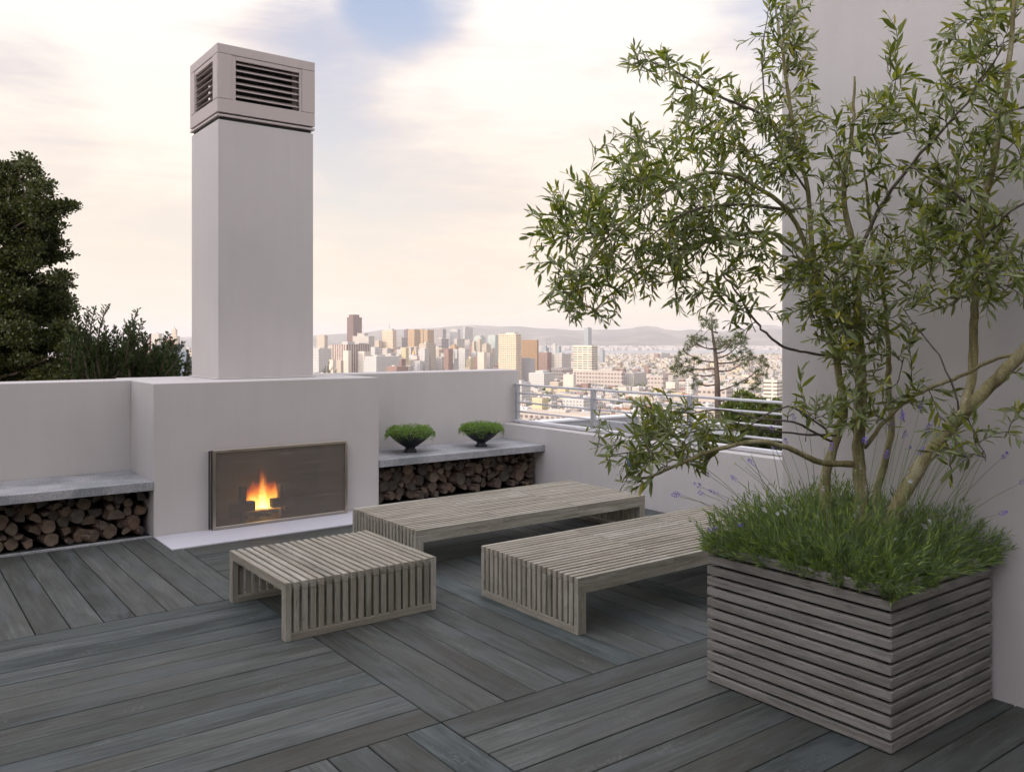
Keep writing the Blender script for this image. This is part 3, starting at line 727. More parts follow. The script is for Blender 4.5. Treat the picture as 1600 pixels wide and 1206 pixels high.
def catmull(pts,per=6):
    out=[]; n=len(pts)
    for i in range(n-1):
        p0=pts[max(i-1,0)];p1=pts[i];p2=pts[i+1];p3=pts[min(i+2,n-1)]
        for k in range(per):
            t=k/per; out.append(.5*((2*p1)+(p2-p0)*t+(2*p0-5*p1+4*p2-p3)*t*t+(3*p1-p0-3*p2+p3)*t**3))
    out.append(pts[-1]); return out
def olive():
    rr=random.Random(33)
    root=empty('olive_tree',(3.67,2.27,.62),0,'multi-stemmed olive tree with narrow green leaves growing from the slatted planter','tree')
    L=-Vector(root.location)
    nodes=[]   # (pos, radius, dir)
    def limb(name,pts,r0,r1,mat='olive_bark',n=8):
        w=[P(x,y,t) for x,y,t in pts]; c=catmull(w,5); m=len(c)
        for i in range(1,m-1):
            c[i]=c[i]+Vector((rr.uniform(-1,1),rr.uniform(-1,1),rr.uniform(-.3,.3)))*(.004 if r0>.012 else .006)
        rad=[r0+(r1-r0)*i/(m-1) for i in range(m)]
        rad=[q*(1+.12*noise.noise(Vector((i*.6,r0*90,0)))) for i,q in enumerate(rad)]
        mb=MB(); mb.tube(c,rad,n); mb.build(name,M[mat],root,smooth=True,loc=L)
        for i in range(0,m): nodes.append((c[i],rad[i]))
        return c
    limb('trunk',[(1298,840,4.0),(1290,790,4.02),(1290,740,4.03),(1308,680,4.04),(1318,640,4.04),(1312,590,4.04),(1300,530,4.05),(1287,480,4.05),(1272,400,4.05),(1262,300,4.05),(1240,200,4.0),(1225,100,3.95),(1212,10,3.95)],.028,.005)
    limb('trunk',[(1348,840,3.95),(1345,770,3.97),(1341,700,3.98),(1346,600,4.0),(1340,480,4.0),(1336,400,4.02),(1318,300,4.0),(1332,200,3.95),(1335,120,3.9)],.035,.005)
    limb('trunk',[(1365,830,4.0),(1372,760,4.1),(1392,680,4.12),(1388,600,4.1),(1388,540,4.1),(1378,440,4.08),(1360,350,4.05),(1350,260,4.0)],.021,.005)
    limb('trunk',[(1378,850,3.85),(1412,770,3.82),(1450,710,3.78),(1500,650,3.7),(1560,590,3.6),(1615,535,3.5),(1680,470,3.4)],.035,.024)
    limb('trunk',[(1505,655,3.71),(1517,590,3.76),(1521,520,3.76),(1524,450,3.75),(1535,340,3.65),(1560,220,3.55),(1578,80,3.5),(1585,-30,3.5)],.022,.008)
    limb('branch',[(1288,485,4.05),(1245,350,4.0),(1180,290,3.95),(1110,270,3.9),(1040,300,3.85),(960,360,3.8),(905,430,3.75)],.013,.004)
    limb('branch',[(1272,410,4.05),(1205,365,4.1),(1120,375,4.15),(1040,400,4.2),(960,455,4.2),(925,490,4.2)],.012,.004)
    limb('branch',[(1240,330,4.0),(1160,320,3.85),(1080,330,3.7),(1000,380,3.65)],.009,.003,'twig')
    limb('branch',[(1255,250,4.0),(1190,180,4.0),(1120,150,3.95),(1050,110,3.9),(1010,95,3.9)],.009,.0025,'twig')
    limb('branch',[(1318,560,4.04),(1268,552,4.0),(1225,542,3.95),(1196,520,3.9),(1172,490,3.9),(1150,455,3.9),(1130,430,3.9)],.007,.004,'twig')
    limb('branch',[(1330,725,3.97),(1280,722,3.9),(1240,703,3.8),(1190,690,3.72),(1140,697,3.66),(1090,712,3.6),(1055,728,3.58),(1015,745,3.55)],.016,.005)
    limb('branch',[(1300,690,4.03),(1240,660,3.9),(1190,655,3.8),(1130,640,3.75),(1080,645,3.7),(1030,640,3.7)],.006,.002,'twig')
    limb('branch',[(1310,680,4.03),(1250,678,3.95),(1180,668,3.9),(1110,655,3.85),(1050,680,3.8),(985,690,3.75)],.006,.002,'twig')
    limb('branch',[(1290,670,4.0),(1230,635,3.9),(1160,670,3.85),(1090,672,3.8),(1010,700,3.75),(955,712,3.72)],.005,.002,'twig')
    limb('branch',[(1350,700,3.95),(1400,640,3.9),(1450,607,3.82),(1500,588,3.72),(1560,560,3.6),(1640,545,3.45)],.011,.006)
    limb('branch',[(1340,400,4.0),(1385,310,3.9),(1440,240,3.75),(1510,160,3.6),(1570,70,3.5)],.010,.003,'twig')
    limb('branch',[(1500,650,3.7),(1480,580,3.65),(1440,520,3.7),(1400,470,3.8)],.005,.002,'twig')
    limb('branch',[(1536,340,3.65),(1490,300,3.6),(1440,270,3.65),(1400,250,3.7)],.008,.003,'twig')
    limb('branch',[(1530,380,3.65),(1580,330,3.5),(1640,300,3.4)],.008,.003,'twig')
    limb('branch',[(1345,620,4.0),(1400,600,3.9),(1412,560,3.85)],.004,.002,'twig')
    limb('branch',[(1262,300,4.05),(1215,220,4.0),(1190,110,3.95),(1200,20,3.95)],.006,.002,'twig')
    limb('branch',[(1340,480,4.0),(1290,430,3.85),(1240,400,3.8)],.006,.003,'twig')
    limb('branch',[(1510,650,3.7),(1530,690,3.6),(1540,720,3.55)],.004,.002,'twig')
    def wall_limit(v):   # keep the leaves in front of the house wall
        if v.x>4.10 and v.y<3.0: v.x=4.10-rr.uniform(.0,.06)
        return v
    leaf=MB(); young=MB(); tw=MB()
    def add_leaf(c,d,l,w,yg):
        n=Vector((rr.uniform(-1,1),rr.uniform(-1,1),rr.uniform(.1,1.6)))
        sd=d.cross(n)
        if sd.length<.05: return
        sd.normalize(); nn=sd.cross(d).normalized()
        cv=rr.uniform(-.16,.24)*l; fold=w*.35
        a=c; m1=c+d*l*.3-nn*cv*.3; m2=c+d*l*.68-nn*cv*.8; e=c+d*l-nn*cv*1.9
        T=young if yg else leaf
        i=[a,m1+sd*w*.85+nn*fold,m2+sd*w*.8+nn*fold,e,m2-sd*w*.8+nn*fold,m1-sd*w*.85+nn*fold,m1,m2]
        T.mesh(i,[(0,6,1),(6,7,2,1),(7,3,2),(0,5,6),(5,4,7,6),(4,3,7)])
    def twig(a,b,r=.0022,leaves=True,dens=1.0,yp=.2,llen=1.0,n0=.35):
        d=b-a; Ln=d.length
        if Ln<.02: return
        side=Vector((rr.uniform(-1,1),rr.uniform(-1,1),rr.uniform(-.2,1))); side=(side-d.normalized()*side.dot(d.normalized()))
        pts=[]
        for k in range(6):
            t=k/5; pts.append(wall_limit(a+d*t+side*(math.sin(PI*t)*Ln*.10)+Vector((rr.uniform(-1,1),rr.uniform(-1,1),rr.uniform(-1,1)))*.004))
        tw.tube(pts,[r*(1-.6*k/5)*(1+Ln) for k in range(6)],4,cap=False)
        for p in pts[1:]: nodes.append((p,r))
        if not leaves: return
        span=min(Ln*(1-n0)+.02,.26); nl=max(5,int(span/.0185*dens)); tipfrac=span/Ln
        for k in range(nl):
            t=1-tipfrac*(k/nl); q=t*5; i=min(4,max(0,int(q))); c=pts[i].lerp(pts[i+1],q-i)
            dj,s1,s2=frame_of(pts[i+1]-pts[i]); ang=(k%2)*PI/2+rr.uniform(-.5,.5)
            for sg in (0,PI):
                if rr.random()<.08: continue
                od=(dj*rr.uniform(.6,1.2)+(s1*math.cos(ang+sg)+s2*math.sin(ang+sg))*rr.uniform(.55,1.0)+Vector((0,0,rr.uniform(-.25,.25)))).normalized()
                yl=k<nl*.3
                l=rr.choice([rr.uniform(.035,.06),rr.uniform(.055,.092),rr.uniform(.06,.09)])*llen*(.8 if k<2 else 1); add_leaf(wall_limit(c.copy()),od,l,l*rr.uniform(.105,.15),yl and rr.random()<yp)
    import bisect
    def nearest(p,hint=None):
        best=None;bd=1e9
        for q,r in nodes:
            d=(q-p).length_squared
            if d<bd and d>.0016: bd=d;best=q
        return best
    # clusters: px,py,rx,ry,depth,depth spread,n,young prob,updir
    CL=[(905,400,62,68,3.85,.22,38,.25),(925,470,45,35,4.0,.2,18,.15),(960,320,60,60,3.85,.25,38,.25),(880,350,30,35,3.85,.15,9,.3),
        (1000,250,50,50,3.9,.25,24,.3),(1045,320,80,75,3.9,.3,46,.2),(1060,400,80,45,4.0,.25,34,.15),(1125,310,85,80,3.95,.3,46,.2),
        (1030,112,36,22,3.9,.08,8,.4),(1095,140,40,26,3.95,.1,11,.4),(1150,165,40,30,3.98,.12,12,.4),(1110,210,70,45,3.95,.2,26,.35),(1160,400,55,50,3.95,.2,22,.2),(1190,240,50,60,4.0,.2,22,.3),(1165,490,25,28,3.9,.1,7,.1),
        (1090,455,40,25,3.95,.15,8,.1),(985,420,45,45,4.05,.2,22,.15),
        (1245,180,55,60,3.98,.2,26,.45),(1245,90,32,45,3.95,.08,9,.5),(1235,20,28,40,3.92,.06,7,.5),(1215,70,38,70,3.95,.1,13,.5),(1265,280,60,60,3.95,.2,26,.35),
        (1285,400,50,60,3.9,.2,28,.75),(1330,430,60,50,3.8,.15,34,.95),(1290,470,40,40,3.85,.12,16,.7),(1330,500,40,35,3.85,.12,14,.8),(1250,440,30,35,3.85,.1,9,.5),(1345,230,45,60,3.9,.15,18,.5),(1395,130,26,60,3.85,.1,9,.6),(1375,200,40,40,3.85,.1,12,.6),
        (1395,340,45,60,3.95,.1,14,.25),(1405,420,35,55,3.98,.08,13,.1),(1440,290,45,40,3.8,.1,12,.2),(1445,200,45,45,3.75,.12,12,.4),
        (1500,120,55,60,3.65,.15,22,.4),(1560,60,55,70,3.55,.15,26,.35),(1575,200,45,80,3.5,.15,22,.3),(1520,260,50,50,3.6,.15,18,.3),
        (1510,360,70,45,3.62,.15,32,.2),(1570,400,45,60,3.5,.15,26,.2),(1480,400,50,45,3.65,.12,20,.25),(1540,450,50,30,3.6,.12,14,.3),(1470,330,40,40,3.7,.1,14,.3),
        (1300,520,40,40,3.85,.12,12,.6),(1345,545,40,40,3.85,.12,12,.7),(1325,640,45,35,3.85,.12,14,.5),(1340,590,35,35,3.85,.1,9,.5),
        (1505,690,50,40,3.55,.08,12,.3),(1420,640,45,30,3.8,.08,8,.2),(1440,480,55,22,3.75,.06,7,.1),(1400,530,30,30,3.85,.06,6,.2),
        (1280,650,35,22,3.85,.08,6,.1),(1600,640,20,60,3.5,.05,5,.3),
        (1060,690,60,40,3.62,.12,22,.45),(985,690,38,35,3.65,.1,10,.3),(1010,735,40,18,3.56,.06,9,.2),(1110,680,40,40,3.7,.1,9,.4),(1045,650,35,22,3.68,.1,9,.4),(950,705,22,20,3.7,.05,3,.2)]
    tips=[]
    for (px,py,rx,ry,t,ts,n,yp) in CL:
        for k in range(int(n*(1.38 if px<1219 else 1.28))):
            a=rr.uniform(0,2*PI); q=math.sqrt(rr.random())
            x=px+math.cos(a)*q*rx; y=py+math.sin(a)*q*ry; tt=t+rr.uniform(-ts,ts)
            lim=4.04/(Fv.x+Rv.x*(x-800)/FP)
            if x>1219: tt=min(tt,lim)
            tips.append((P(x,y,tt),yp,px,py))
    base=[n[0] for n in nodes]
    tips.sort(key=lambda tp:min((tp[0]-b).length_squared for b in base[::3]))
    for tp,yp,px,py in tips:
        a=nearest(tp)
        d=tp-a
        if d.length>.55: a=a+d*.0
        # grow slightly upward at the end
        end=tp+Vector((0,0,rr.uniform(-.02,.05)))
        if d.length<.10: end=a+(d.normalized()+Vector((rr.uniform(-.5,.5),rr.uniform(-.5,.5),rr.uniform(-.2,.6)))).normalized()*rr.uniform(.09,.16)
        twig(a,end,yp=yp,dens=.85,llen=rr.uniform(.78,1.02),n0=.15)
    # distinct sprigs
    for pts,yp in [([(1258,690,3.85),(1262,640,3.85),(1252,580,3.85)],.1),([(1412,660,3.8),(1425,600,3.8),(1418,520,3.8)],.1),([(1010,97,3.9),(1000,100,3.9),(990,75,3.9)],.4),
                   ([(1210,60,3.95),(1205,20,3.95),(1190,-10,3.95)],.5),([(1395,150,3.85),(1400,80,3.85),(1388,25,3.85)],.6),([(870,380,3.85),(850,365,3.85),(828,372,3.85)],.3),([(885,350,3.85),(868,320,3.85),(862,300,3.85)],.3),
                   ([(1180,520,3.9),(1160,470,3.9),(1150,440,3.9)],.1)]:
        w=[P(*q) for q in pts]
        twig(w[0],w[1],leaves=True,yp=yp,dens=.6); twig(w[1],w[2],leaves=True,yp=yp,dens=.8,n0=0)
    tw.build('twigs',M['twig'],root,loc=L)
    leaf.build('foliage',M['olive_leaf'],root,loc=L,smooth=True); young.build('young_leaves',M['olive_young'],root,loc=L,smooth=True)
    print('olive leaves',len(leaf.f)//6,len(young.f)//6)
olive()
# glass float hanging in the lower branch
def lantern():
    c=P(987,719,3.60); r=.030; mb=MB(); n=28
    vs=[];fs=[]
    for j in range(n):
        a=2*PI*j/n; 
        for k in range(10):
            b=2*PI*k/10; q=r-.006+.006*math.cos(b)
            vs.append((q*math.cos(a)*.62,q*math.cos(a)*-.3+.008*math.sin(b),q*math.sin(a)*1.05))
    for j in range(n):
        for k in range(10): fs.append((j*10+k,j*10+(k+1)%10,((j+1)%n)*10+(k+1)%10,((j+1)%n)*10+k))
    mb.mesh(vs,fs); m,nt,bs,_=newmat('blue_glass'); bs.inputs[0].default_value=(.35,.45,.62,1); bs.inputs['Roughness'].default_value=.08; bs.inputs['Metallic'].default_value=.6
    root=empty('hanging_ring',tuple(c),0,'small shiny blue grey ring hanging among the lowest olive leaves','ornament')
    mb.build('ring',m,root,smooth=True); s=MB(); s.tube([(0,0,r),(0,0,r+.05)],.0008,4); s.build('string',M['twig'],root)
lantern()

# ============================================================ NEAR BACKGROUND TREES AND ROOFS
def clump(mb,c,rx,ry,rz,n,l,rr,asp=.35,up=.2,shell=.5):
    for k in range(n):
        v=Vector((rr.gauss(0,1),rr.gauss(0,1),rr.gauss(0,1))).normalized()*(rr.random()**shell)
        p=c+Vector((v.x*rx,v.y*ry,v.z*rz))
        d=(v*.8+Vector((rr.uniform(-.7,.7),rr.uniform(-.7,.7),rr.uniform(-.7,.7)+up))).normalized()
        sd=d.cross(Vector((rr.uniform(-1,1),rr.uniform(-1,1),rr.uniform(-1,1)))).normalized()
        q=l*rr.uniform(.6,1.3)
        mb.face([p,p+d*q*.5+sd*q*asp,p+d*q,p+d*q*.5-sd*q*asp])
def big_tree():
    rr=random.Random(5); T=13.0
    root=empty('evergreen_tree',tuple(P(-70,900,T)),0,'tall dense dark green tree rising behind the parapet wall at far left','tree','trees beyond the terrace')
    L=-Vector(root.location); fo=MB(); br=MB()
    tr=MB(); tr.tube([P(-70,900,T),P(-60,600,T),P(-55,400,T),P(-40,250,T)],[.3,.26,.18,.08],10); tr.build('trunk',M['tree_bark'],root,smooth=True,loc=L)
    s=T/FP
    # outline samples: (px,py,radius px)
    tips=[(34,256,14),(5,268,22),(58,296,18),(20,305,34),(-40,310,50),(90,327,13),(75,325,16),(50,335,30),(10,350,45),(-50,360,60),(85,385,14),(92,398,12),(62,370,26),(30,395,35),(78,355,14),(-20,420,50),(60,400,20),(20,420,22),
          (90,430,14),(70,440,22),(40,450,34),(0,470,50),(98,455,14),(80,475,28),(50,500,42),(10,530,55),(104,490,16),(95,520,26),(110,545,18),(70,555,45),(20,580,55),(108,575,20),(90,600,35),(-50,500,60),(-50,580,60),(-90,430,60),(-100,330,50),(48,268,14),(103,322,7)]
    for i,(px,py,r) in enumerate(tips):
        t=T+rr.uniform(-.5,.7); c=P(px,py,t)
        st=P(-58+rr.uniform(-10,10),min(py+60,600),T)
        br.tube([st,st.lerp(c,.5)+Vector((0,0,-.1)),st.lerp(c,.9)],[.03,.018,.008],5)
        m=max(4,int((r/9)**2*1.9))
        for k in range(m):
            a=rr.uniform(0,2*PI); q=math.sqrt(rr.random())*r*.9
            cc=P(px+math.cos(a)*q,py+math.sin(a)*q*.8,t+rr.uniform(-1,1)*r*s*.9)
            clump(fo,cc,.20,.20,.06,80,.055,rr,.30,.3); clump(fo,cc,.14,.14,.10,75,.05,rr,.32,.5)
    br.build('branches',M['tree_bark'],root,loc=L); fo.build('crown',M['dark_tree'],root,loc=L)
    print('bigtree',len(fo.f))
big_tree()
def plume_tree(name,plumes,T,label,mat,seed,dens=1.0,group='trees beyond the terrace',cat='shrub'):
    rr=random.Random(seed); b0=P(plumes[0][0],760,T)
    root=empty(name,tuple(b0),0,label,cat,group); L=-Vector(root.location); fo=MB(); st=MB(); s=T/FP
    for (x0,y0,x1,y1,w,dt) in plumes:
        t=T+dt; a=P(x0,y0,t+.3); b=P(x1,y1,t); d=b-a; Ln=d.length; ax,s1,s2=frame_of(d)
        bend=Vector((rr.uniform(-.1,.1),rr.uniform(-.1,.1),0))*Ln
        def pt(f): return a+d*f+bend*math.sin(PI*f)
        st.tube([pt(0),pt(.35),pt(.7),pt(.97)],[.02,.014,.009,.004],5,cap=False)
        nb=int(Ln/.017*dens)
        for k in range(nb):
            f=.02+.98*k/nb; wl=w*s*(1-f)**.75*rr.uniform(.25,1.25)+.03
            an=rr.uniform(0,2*PI); od=(ax*rr.uniform(.75,1.2)+(s1*math.cos(an)+s2*math.sin(an))).normalized()
            p=pt(f); m=max(9,int(wl/.0065))
            for j in range(m):
                g=(j+rr.random())/m; q=p+od*wl*g+Vector((0,0,wl*.12*g*g))
                ld=(od+Vector((rr.uniform(-.6,.6),rr.uniform(-.6,.6),rr.uniform(-.4,.6)))*.75).normalized(); l=rr.uniform(.024,.046)*(1.2-g*.6)
                sd=ld.cross(Vector((rr.uniform(-1,1),rr.uniform(-1,1),rr.uniform(-1,1)))).normalized()*l*.22
                fo.face([q,q+ld*l*.5+sd,q+ld*l,q+ld*l*.5-sd])
    st.build('stems',M['tree_bark'],root,loc=L); fo.build('crown',M[mat],root,loc=L); print(name,len(fo.f))
rr_=random.Random(8)
pls=[(140,600,116,478,26,0),(150,600,148,480,30,.1),(158,600,168,476,28,.0),(150,580,139,482,16,.05),(205,600,216,482,26,0),(210,590,206,500,22,.2),(165,600,180,545,25,.1),(180,590,222,500,18,0),(200,600,178,512,16,.1),
     (222,600,232,522,16,.1),(215,600,247,530,22,.1),(225,600,250,545,22,.1),(240,605,283,555,22,.0),(255,610,281,565,18,.1),(278,615,296,548,15,0),(285,615,297,570,14,.1),(130,600,125,520,26,.2)]
for k in range(26):
    x=rr_.uniform(118,262); pls.append((x,590,x+rr_.uniform(-18,30),rr_.uniform(505,555) if x<225 else rr_.uniform(545,570),11,rr_.uniform(0,.5)))
for k in range(70):
    x=rr_.uniform(112,268); y=rr_.uniform(560,600); pls.append((x,y+25,x+rr_.uniform(-12,22),y-rr_.uniform(22,48),20,rr_.uniform(.1,.7)))
plume_tree('cypress_shrub',pls,10.5,'dark feathery cypress with upright pointed sprays behind parapet wall, left of the chimney','cypress',9)
pls=[(514,600,514,562,9,0),(514,596,508,572,8,0),(514,596,521,572,8,0),(516,600,526,577,8,0),(512,600,503,578,8,0)]
plume_tree('conifer_tip',pls,40,'tiny green conifer tip poking above the parapet just right of the chimney','pine',4,.5,cat='tree')
def pine():
    rr=random.Random(14); T=24.0; s=T/FP
    root=empty('young_pine',tuple(P(1123,900,T)),0,'slender young pine with open branches and needle tufts behind the railing','tree','trees beyond the terrace')
    L=-Vector(root.location); tr=MB(); fo=MB()
    tr.tube([P(1124,900,T),P(1124,700,T),P(1122,640,T),P(1120,580,T),P(1117,545,T),P(1113,520,T),P(1112,495,T)],[.20,.12,.10,.07,.05,.03,.015],8)
    tufts=[(1112,492,6),(1104,500,8),(1098,498,6),(1116,503,8),(1106,511,9),(1118,510,6),(1100,508,7),(1085,528,9),(1080,532,10),(1092,530,8),(1075,540,8),(1090,538,7),(1102,530,9),(1122,532,10),(1132,536,12),(1142,534,10),(1150,528,10),(1156,522,10),(1152,534,10),(1140,542,10),(1124,542,8),(1160,538,8),(1164,530,7),
           (1072,547,7),(1064,552,7),(1058,562,8),(1054,570,9),(1062,572,9),(1052,578,9),(1074,566,9),(1086,560,8),(1070,580,10),(1060,584,10),(1080,578,9),(1092,566,7),(1148,556,8),(1156,550,8),(1162,560,10),(1170,548,8),(1172,562,9),(1152,566,8),(1165,570,8),(1176,556,7),(1140,560,6),
           (1190,566,10),(1196,572,10),(1188,580,11),(1180,590,9),(1194,586,9),(1184,600,9),(1176,606,8),(1192,560,7),(1084,590,7),(1092,600,7),(1082,604,7),(1150,600,7),(1162,610,10),(1154,620,9),(1166,596,6)]
    mains=[]
    for (yb,xe,ye) in ((545,1080,530),(552,1146,531),(560,1158,534),(566,1066,548),(575,1056,568),(585,1070,578),(568,1170,552),(580,1162,566),(612,1194,572),(628,1186,600),(600,1084,594),(520,1104,502),(530,1135,538),(640,1158,616)):
        a=P(1121,yb,T); b=P(xe,ye,T+rr.uniform(-.6,.6)); c=catmull([a,a.lerp(b,.5)-Vector((0,0,.10)),b],6); tr.tube(c,[.028-.020*i/(len(c)-1) for i in range(len(c))],5,cap=False); mains+=c[2:]
    for (px,py,r) in tufts:
        dz=rr.uniform(-1,1)*.6; tip=P(px,py,T+dz)
        yb=min(690,py+abs(px-1118)*.30+10); st=min(mains,key=lambda q:(q-tip).length)
        mid=st.lerp(tip,.55)+Vector((0,0,-.03))
        tr.tube([st,mid,tip],[.011,.009,.005],4,cap=False)
        r*=1.05
        for k in range(int(r*2.0)):
            c=tip+Vector((rr.gauss(0,.5),rr.gauss(0,.5),rr.gauss(0,.40)))*r*s*.75
            for j in range(11):
                d=Vector((rr.gauss(0,1),rr.gauss(0,1),rr.gauss(.35,.8))).normalized(); l=rr.uniform(.07,.13)
                sd=d.cross(Vector((rr.uniform(-1,1),rr.uniform(-1,1),.3))).normalized()*.0055
                fo.face([c-sd,c+sd,c+d*l])
    tr.build('trunk',M['tree_bark'],root,smooth=True,loc=L); fo.build('crown',M['pine'],root,loc=L)
pine()
def shrub(px,py,rx,ry,T,label,mat,seed,leaf=.1,n=46,name='hillside_shrub'):
    rr=random.Random(seed); s=T/FP
    root=empty(name,tuple(P(px,py+ry,T)),0,label,'shrub','shrubs on the slope below the railing'); L=-Vector(root.location); fo=MB(); st=MB()
    g=P(px,py+ry*1.6,T)
    for k in range(int(rx*ry/22)):
        a=rr.uniform(0,2*PI); q=rr.random()**.5
        edge=q
        c=P(px+math.cos(a)*q*rx,py+math.sin(a)*q*ry,T+rr.uniform(-1,1)*rx*s*.7*(1-q*.5))
        R1=rr.uniform(.5,1.1)*min(9,ry*.4)*s
        clump(fo,c,R1,R1,R1*.7,n,leaf,rr,.28,.5)
        if k%4==0: st.tube([g,g.lerp(c,.6),c],[.04,.02,.01],4,cap=False)
    st.build('stems',M['tree_bark'],root,loc=L); fo.build('crown',M[mat],root,loc=L)
shrub(1180,650,55,26,17,'broad olive green shrub behind the railing beside the young pine','shrub',2,.11)
shrub(1195,700,60,28,15,'darker low shrub just beyond the railing at its right end','dark_tree',3,.11)
shrub(1080,700,60,25,18,'loose green shrub beyond the railing below the pine trunk','shrub',4,.11)
shrub(1160,628,14,14,22,'rusty green small shrub beside the young pine trunk','shrub',6,.10)
shrub(1025,668,22,20,22,'green shrub at the corner of the neighbouring flat roof','shrub',7,.12)
shrub(1212,640,12,18,19,'upright green shrub against the edge of the tall wall','pine',8,.10)

CITYZ=-118.0
# neighbour flat roof seen under the rails
M['nroof']=simple('grey_roof_membrane',(.34,.34,.35),.8,var=.12,scale=.5); M['nwhite']=simple('white_coping',(.62,.61,.61),.7,var=.08,scale=1)
def neighbour():
    a=G(800,666,-.5); b=G(1002,646,-.5)
    x0,x1=a.x-9,b.x; y1=(G(811,659,-.5).y+G(965,647,-.5).y)/2; y0=y1-16
    r=empty('flat_roof_house',(x0,y0,-8),0,'neighbouring flat roofed house with white parapet coping below the railing','house'); L=-Vector(r.location)
    mb=MB(); mb.box((x0,y0,-22),(x1,y1,-1.3)); mb.build('wall',M['plaster'],r,loc=L)
    mb=MB(); mb.box((x0+.3,y0+.3,-1.296),(x1-.3,y1-.3,-1.28)); mb.build('roof',M['nroof'],r,loc=L)
    mb=MB(); mb.box((x0,y1-.3,-1.29),(x1,y1,-.56)); mb.box((x1-.3,y0,-1.29),(x1,y1-.301,-.56)); mb.box((x0,y0,-1.29),(x0+.3,y1-.301,-.56)); mb.build('parapet',M['nroof'],r,loc=L)
    mb=MB(); mb.box((x0-.04,y1-.36,-.56),(x1+.04,y1+.04,-.5)); mb.box((x1-.36,y0,-.56),(x1+.04,y1-.361,-.5)); mb.build('coping',M['nwhite'],r,bevel=.01,loc=L)
neighbour()
# slate roofed house left of the chimney
M['slate']=simple('slate_roof',(.12,.135,.16),.6,var=.25,scale=3); M['slate2']=simple('dark_shingle',(.055,.055,.06),.8,var=.3,scale=3)
M['brick']=simple('red_brick',(.16,.09,.075),.9,var=.3,scale=6)
def slatehouse():
    T=62; s=T/FP
    r=empty('slate_roof_house',tuple(P(265,640,T)),0,'white gabled house with dark ridge and blue grey slate roof left of the chimney','house'); L=-Vector(r.location)
    d=MB()
    A=P(240,539,T); B=P(288,538,T+1.5); dn=Vector((0,0,-1)); back=Fv*3.2
    # main ridge roof: ridge A-B, falls to front and back
    fr=-Fv*3.0+dn*2.2; bk=Fv*3.0+dn*2.2
    d.face([A,A+fr,B+fr,B]); d.face([B,B+bk,A+bk,A]); d.build('roof',M['slate2'],r,loc=L)
    w=MB(); w.face([B,B+fr,B+fr+dn*5,B+bk+dn*5,B+bk]); w.face([A,A+bk,A+bk+dn*5,A+fr+dn*5,A+fr]); w.face([A+fr+dn*.05,A+fr+dn*5,B+fr+dn*5,B+fr+dn*.05]); w.face([B+bk,B+bk+dn*5,A+bk+dn*5,A+bk])
    w.build('wall',M['nwhite'],r,loc=L)
    # lower slope nearer
    q=MB(); E=P(292,549,T-6); F_=P(262,549,T-6); q.face([F_,P(252,588,T-10),P(286,596,T-10),E]); q.face([E,E+Fv*4+dn*3,F_+Fv*4+dn*3,F_]); q.build('roof',M['slate'],r,loc=L)
    # ridge chimney
    c=P(266,531,T+.5); m=MB(); m.box((c.x-.24,c.y-.24,c.z-1.3),(c.x+.24,c.y+.24,c.z)); m.box((c.x-.29,c.y-.29,c.z-.22),(c.x+.29,c.y+.29,c.z-.1)); 
    m.tube([c,c+Vector((0,0,.3))],.08,8); m.build('chimney',M['brick'],r,loc=L)
    p=P(234.7,522,T-4); m=MB(); m.tube([p,p+Vector((0,0,-2.6))],.07,8); m.build('flue_pipe',M['brick'],r,smooth=True,loc=L)
slatehouse()
# unseen house block added left of the frame to keep sun off the terrace
def shade_block():
    Lv=-Rv; c=Lv*11.5+Fv*(-2.0)
    r=empty('unseen_shade_house',(c.x,c.y,-6),TH,'tall stucco house added out of view to shade the terrace from the west','house')
    mb=MB(); mb.box((-9,-4.5,0),(7.5,4.5,12.9)); mb.build('wall',M['plaster'],r)
    wm=MB(); fm=MB()
    for fz in (6.6,9.8):
        for fxx in (-6,-2.5,1,4.5):
            fm.box((fxx-.08,-4.56,fz-.08),(fxx+1.48,-4.51,fz+1.88)); wm.box((fxx,-4.59,fz),(fxx+1.4,-4.57,fz+1.8))
    fm.build('window_frame',M['nwhite'],r); wm.build('window',simple('dark_glass',(.03,.035,.04),.1),r)
shade_block()

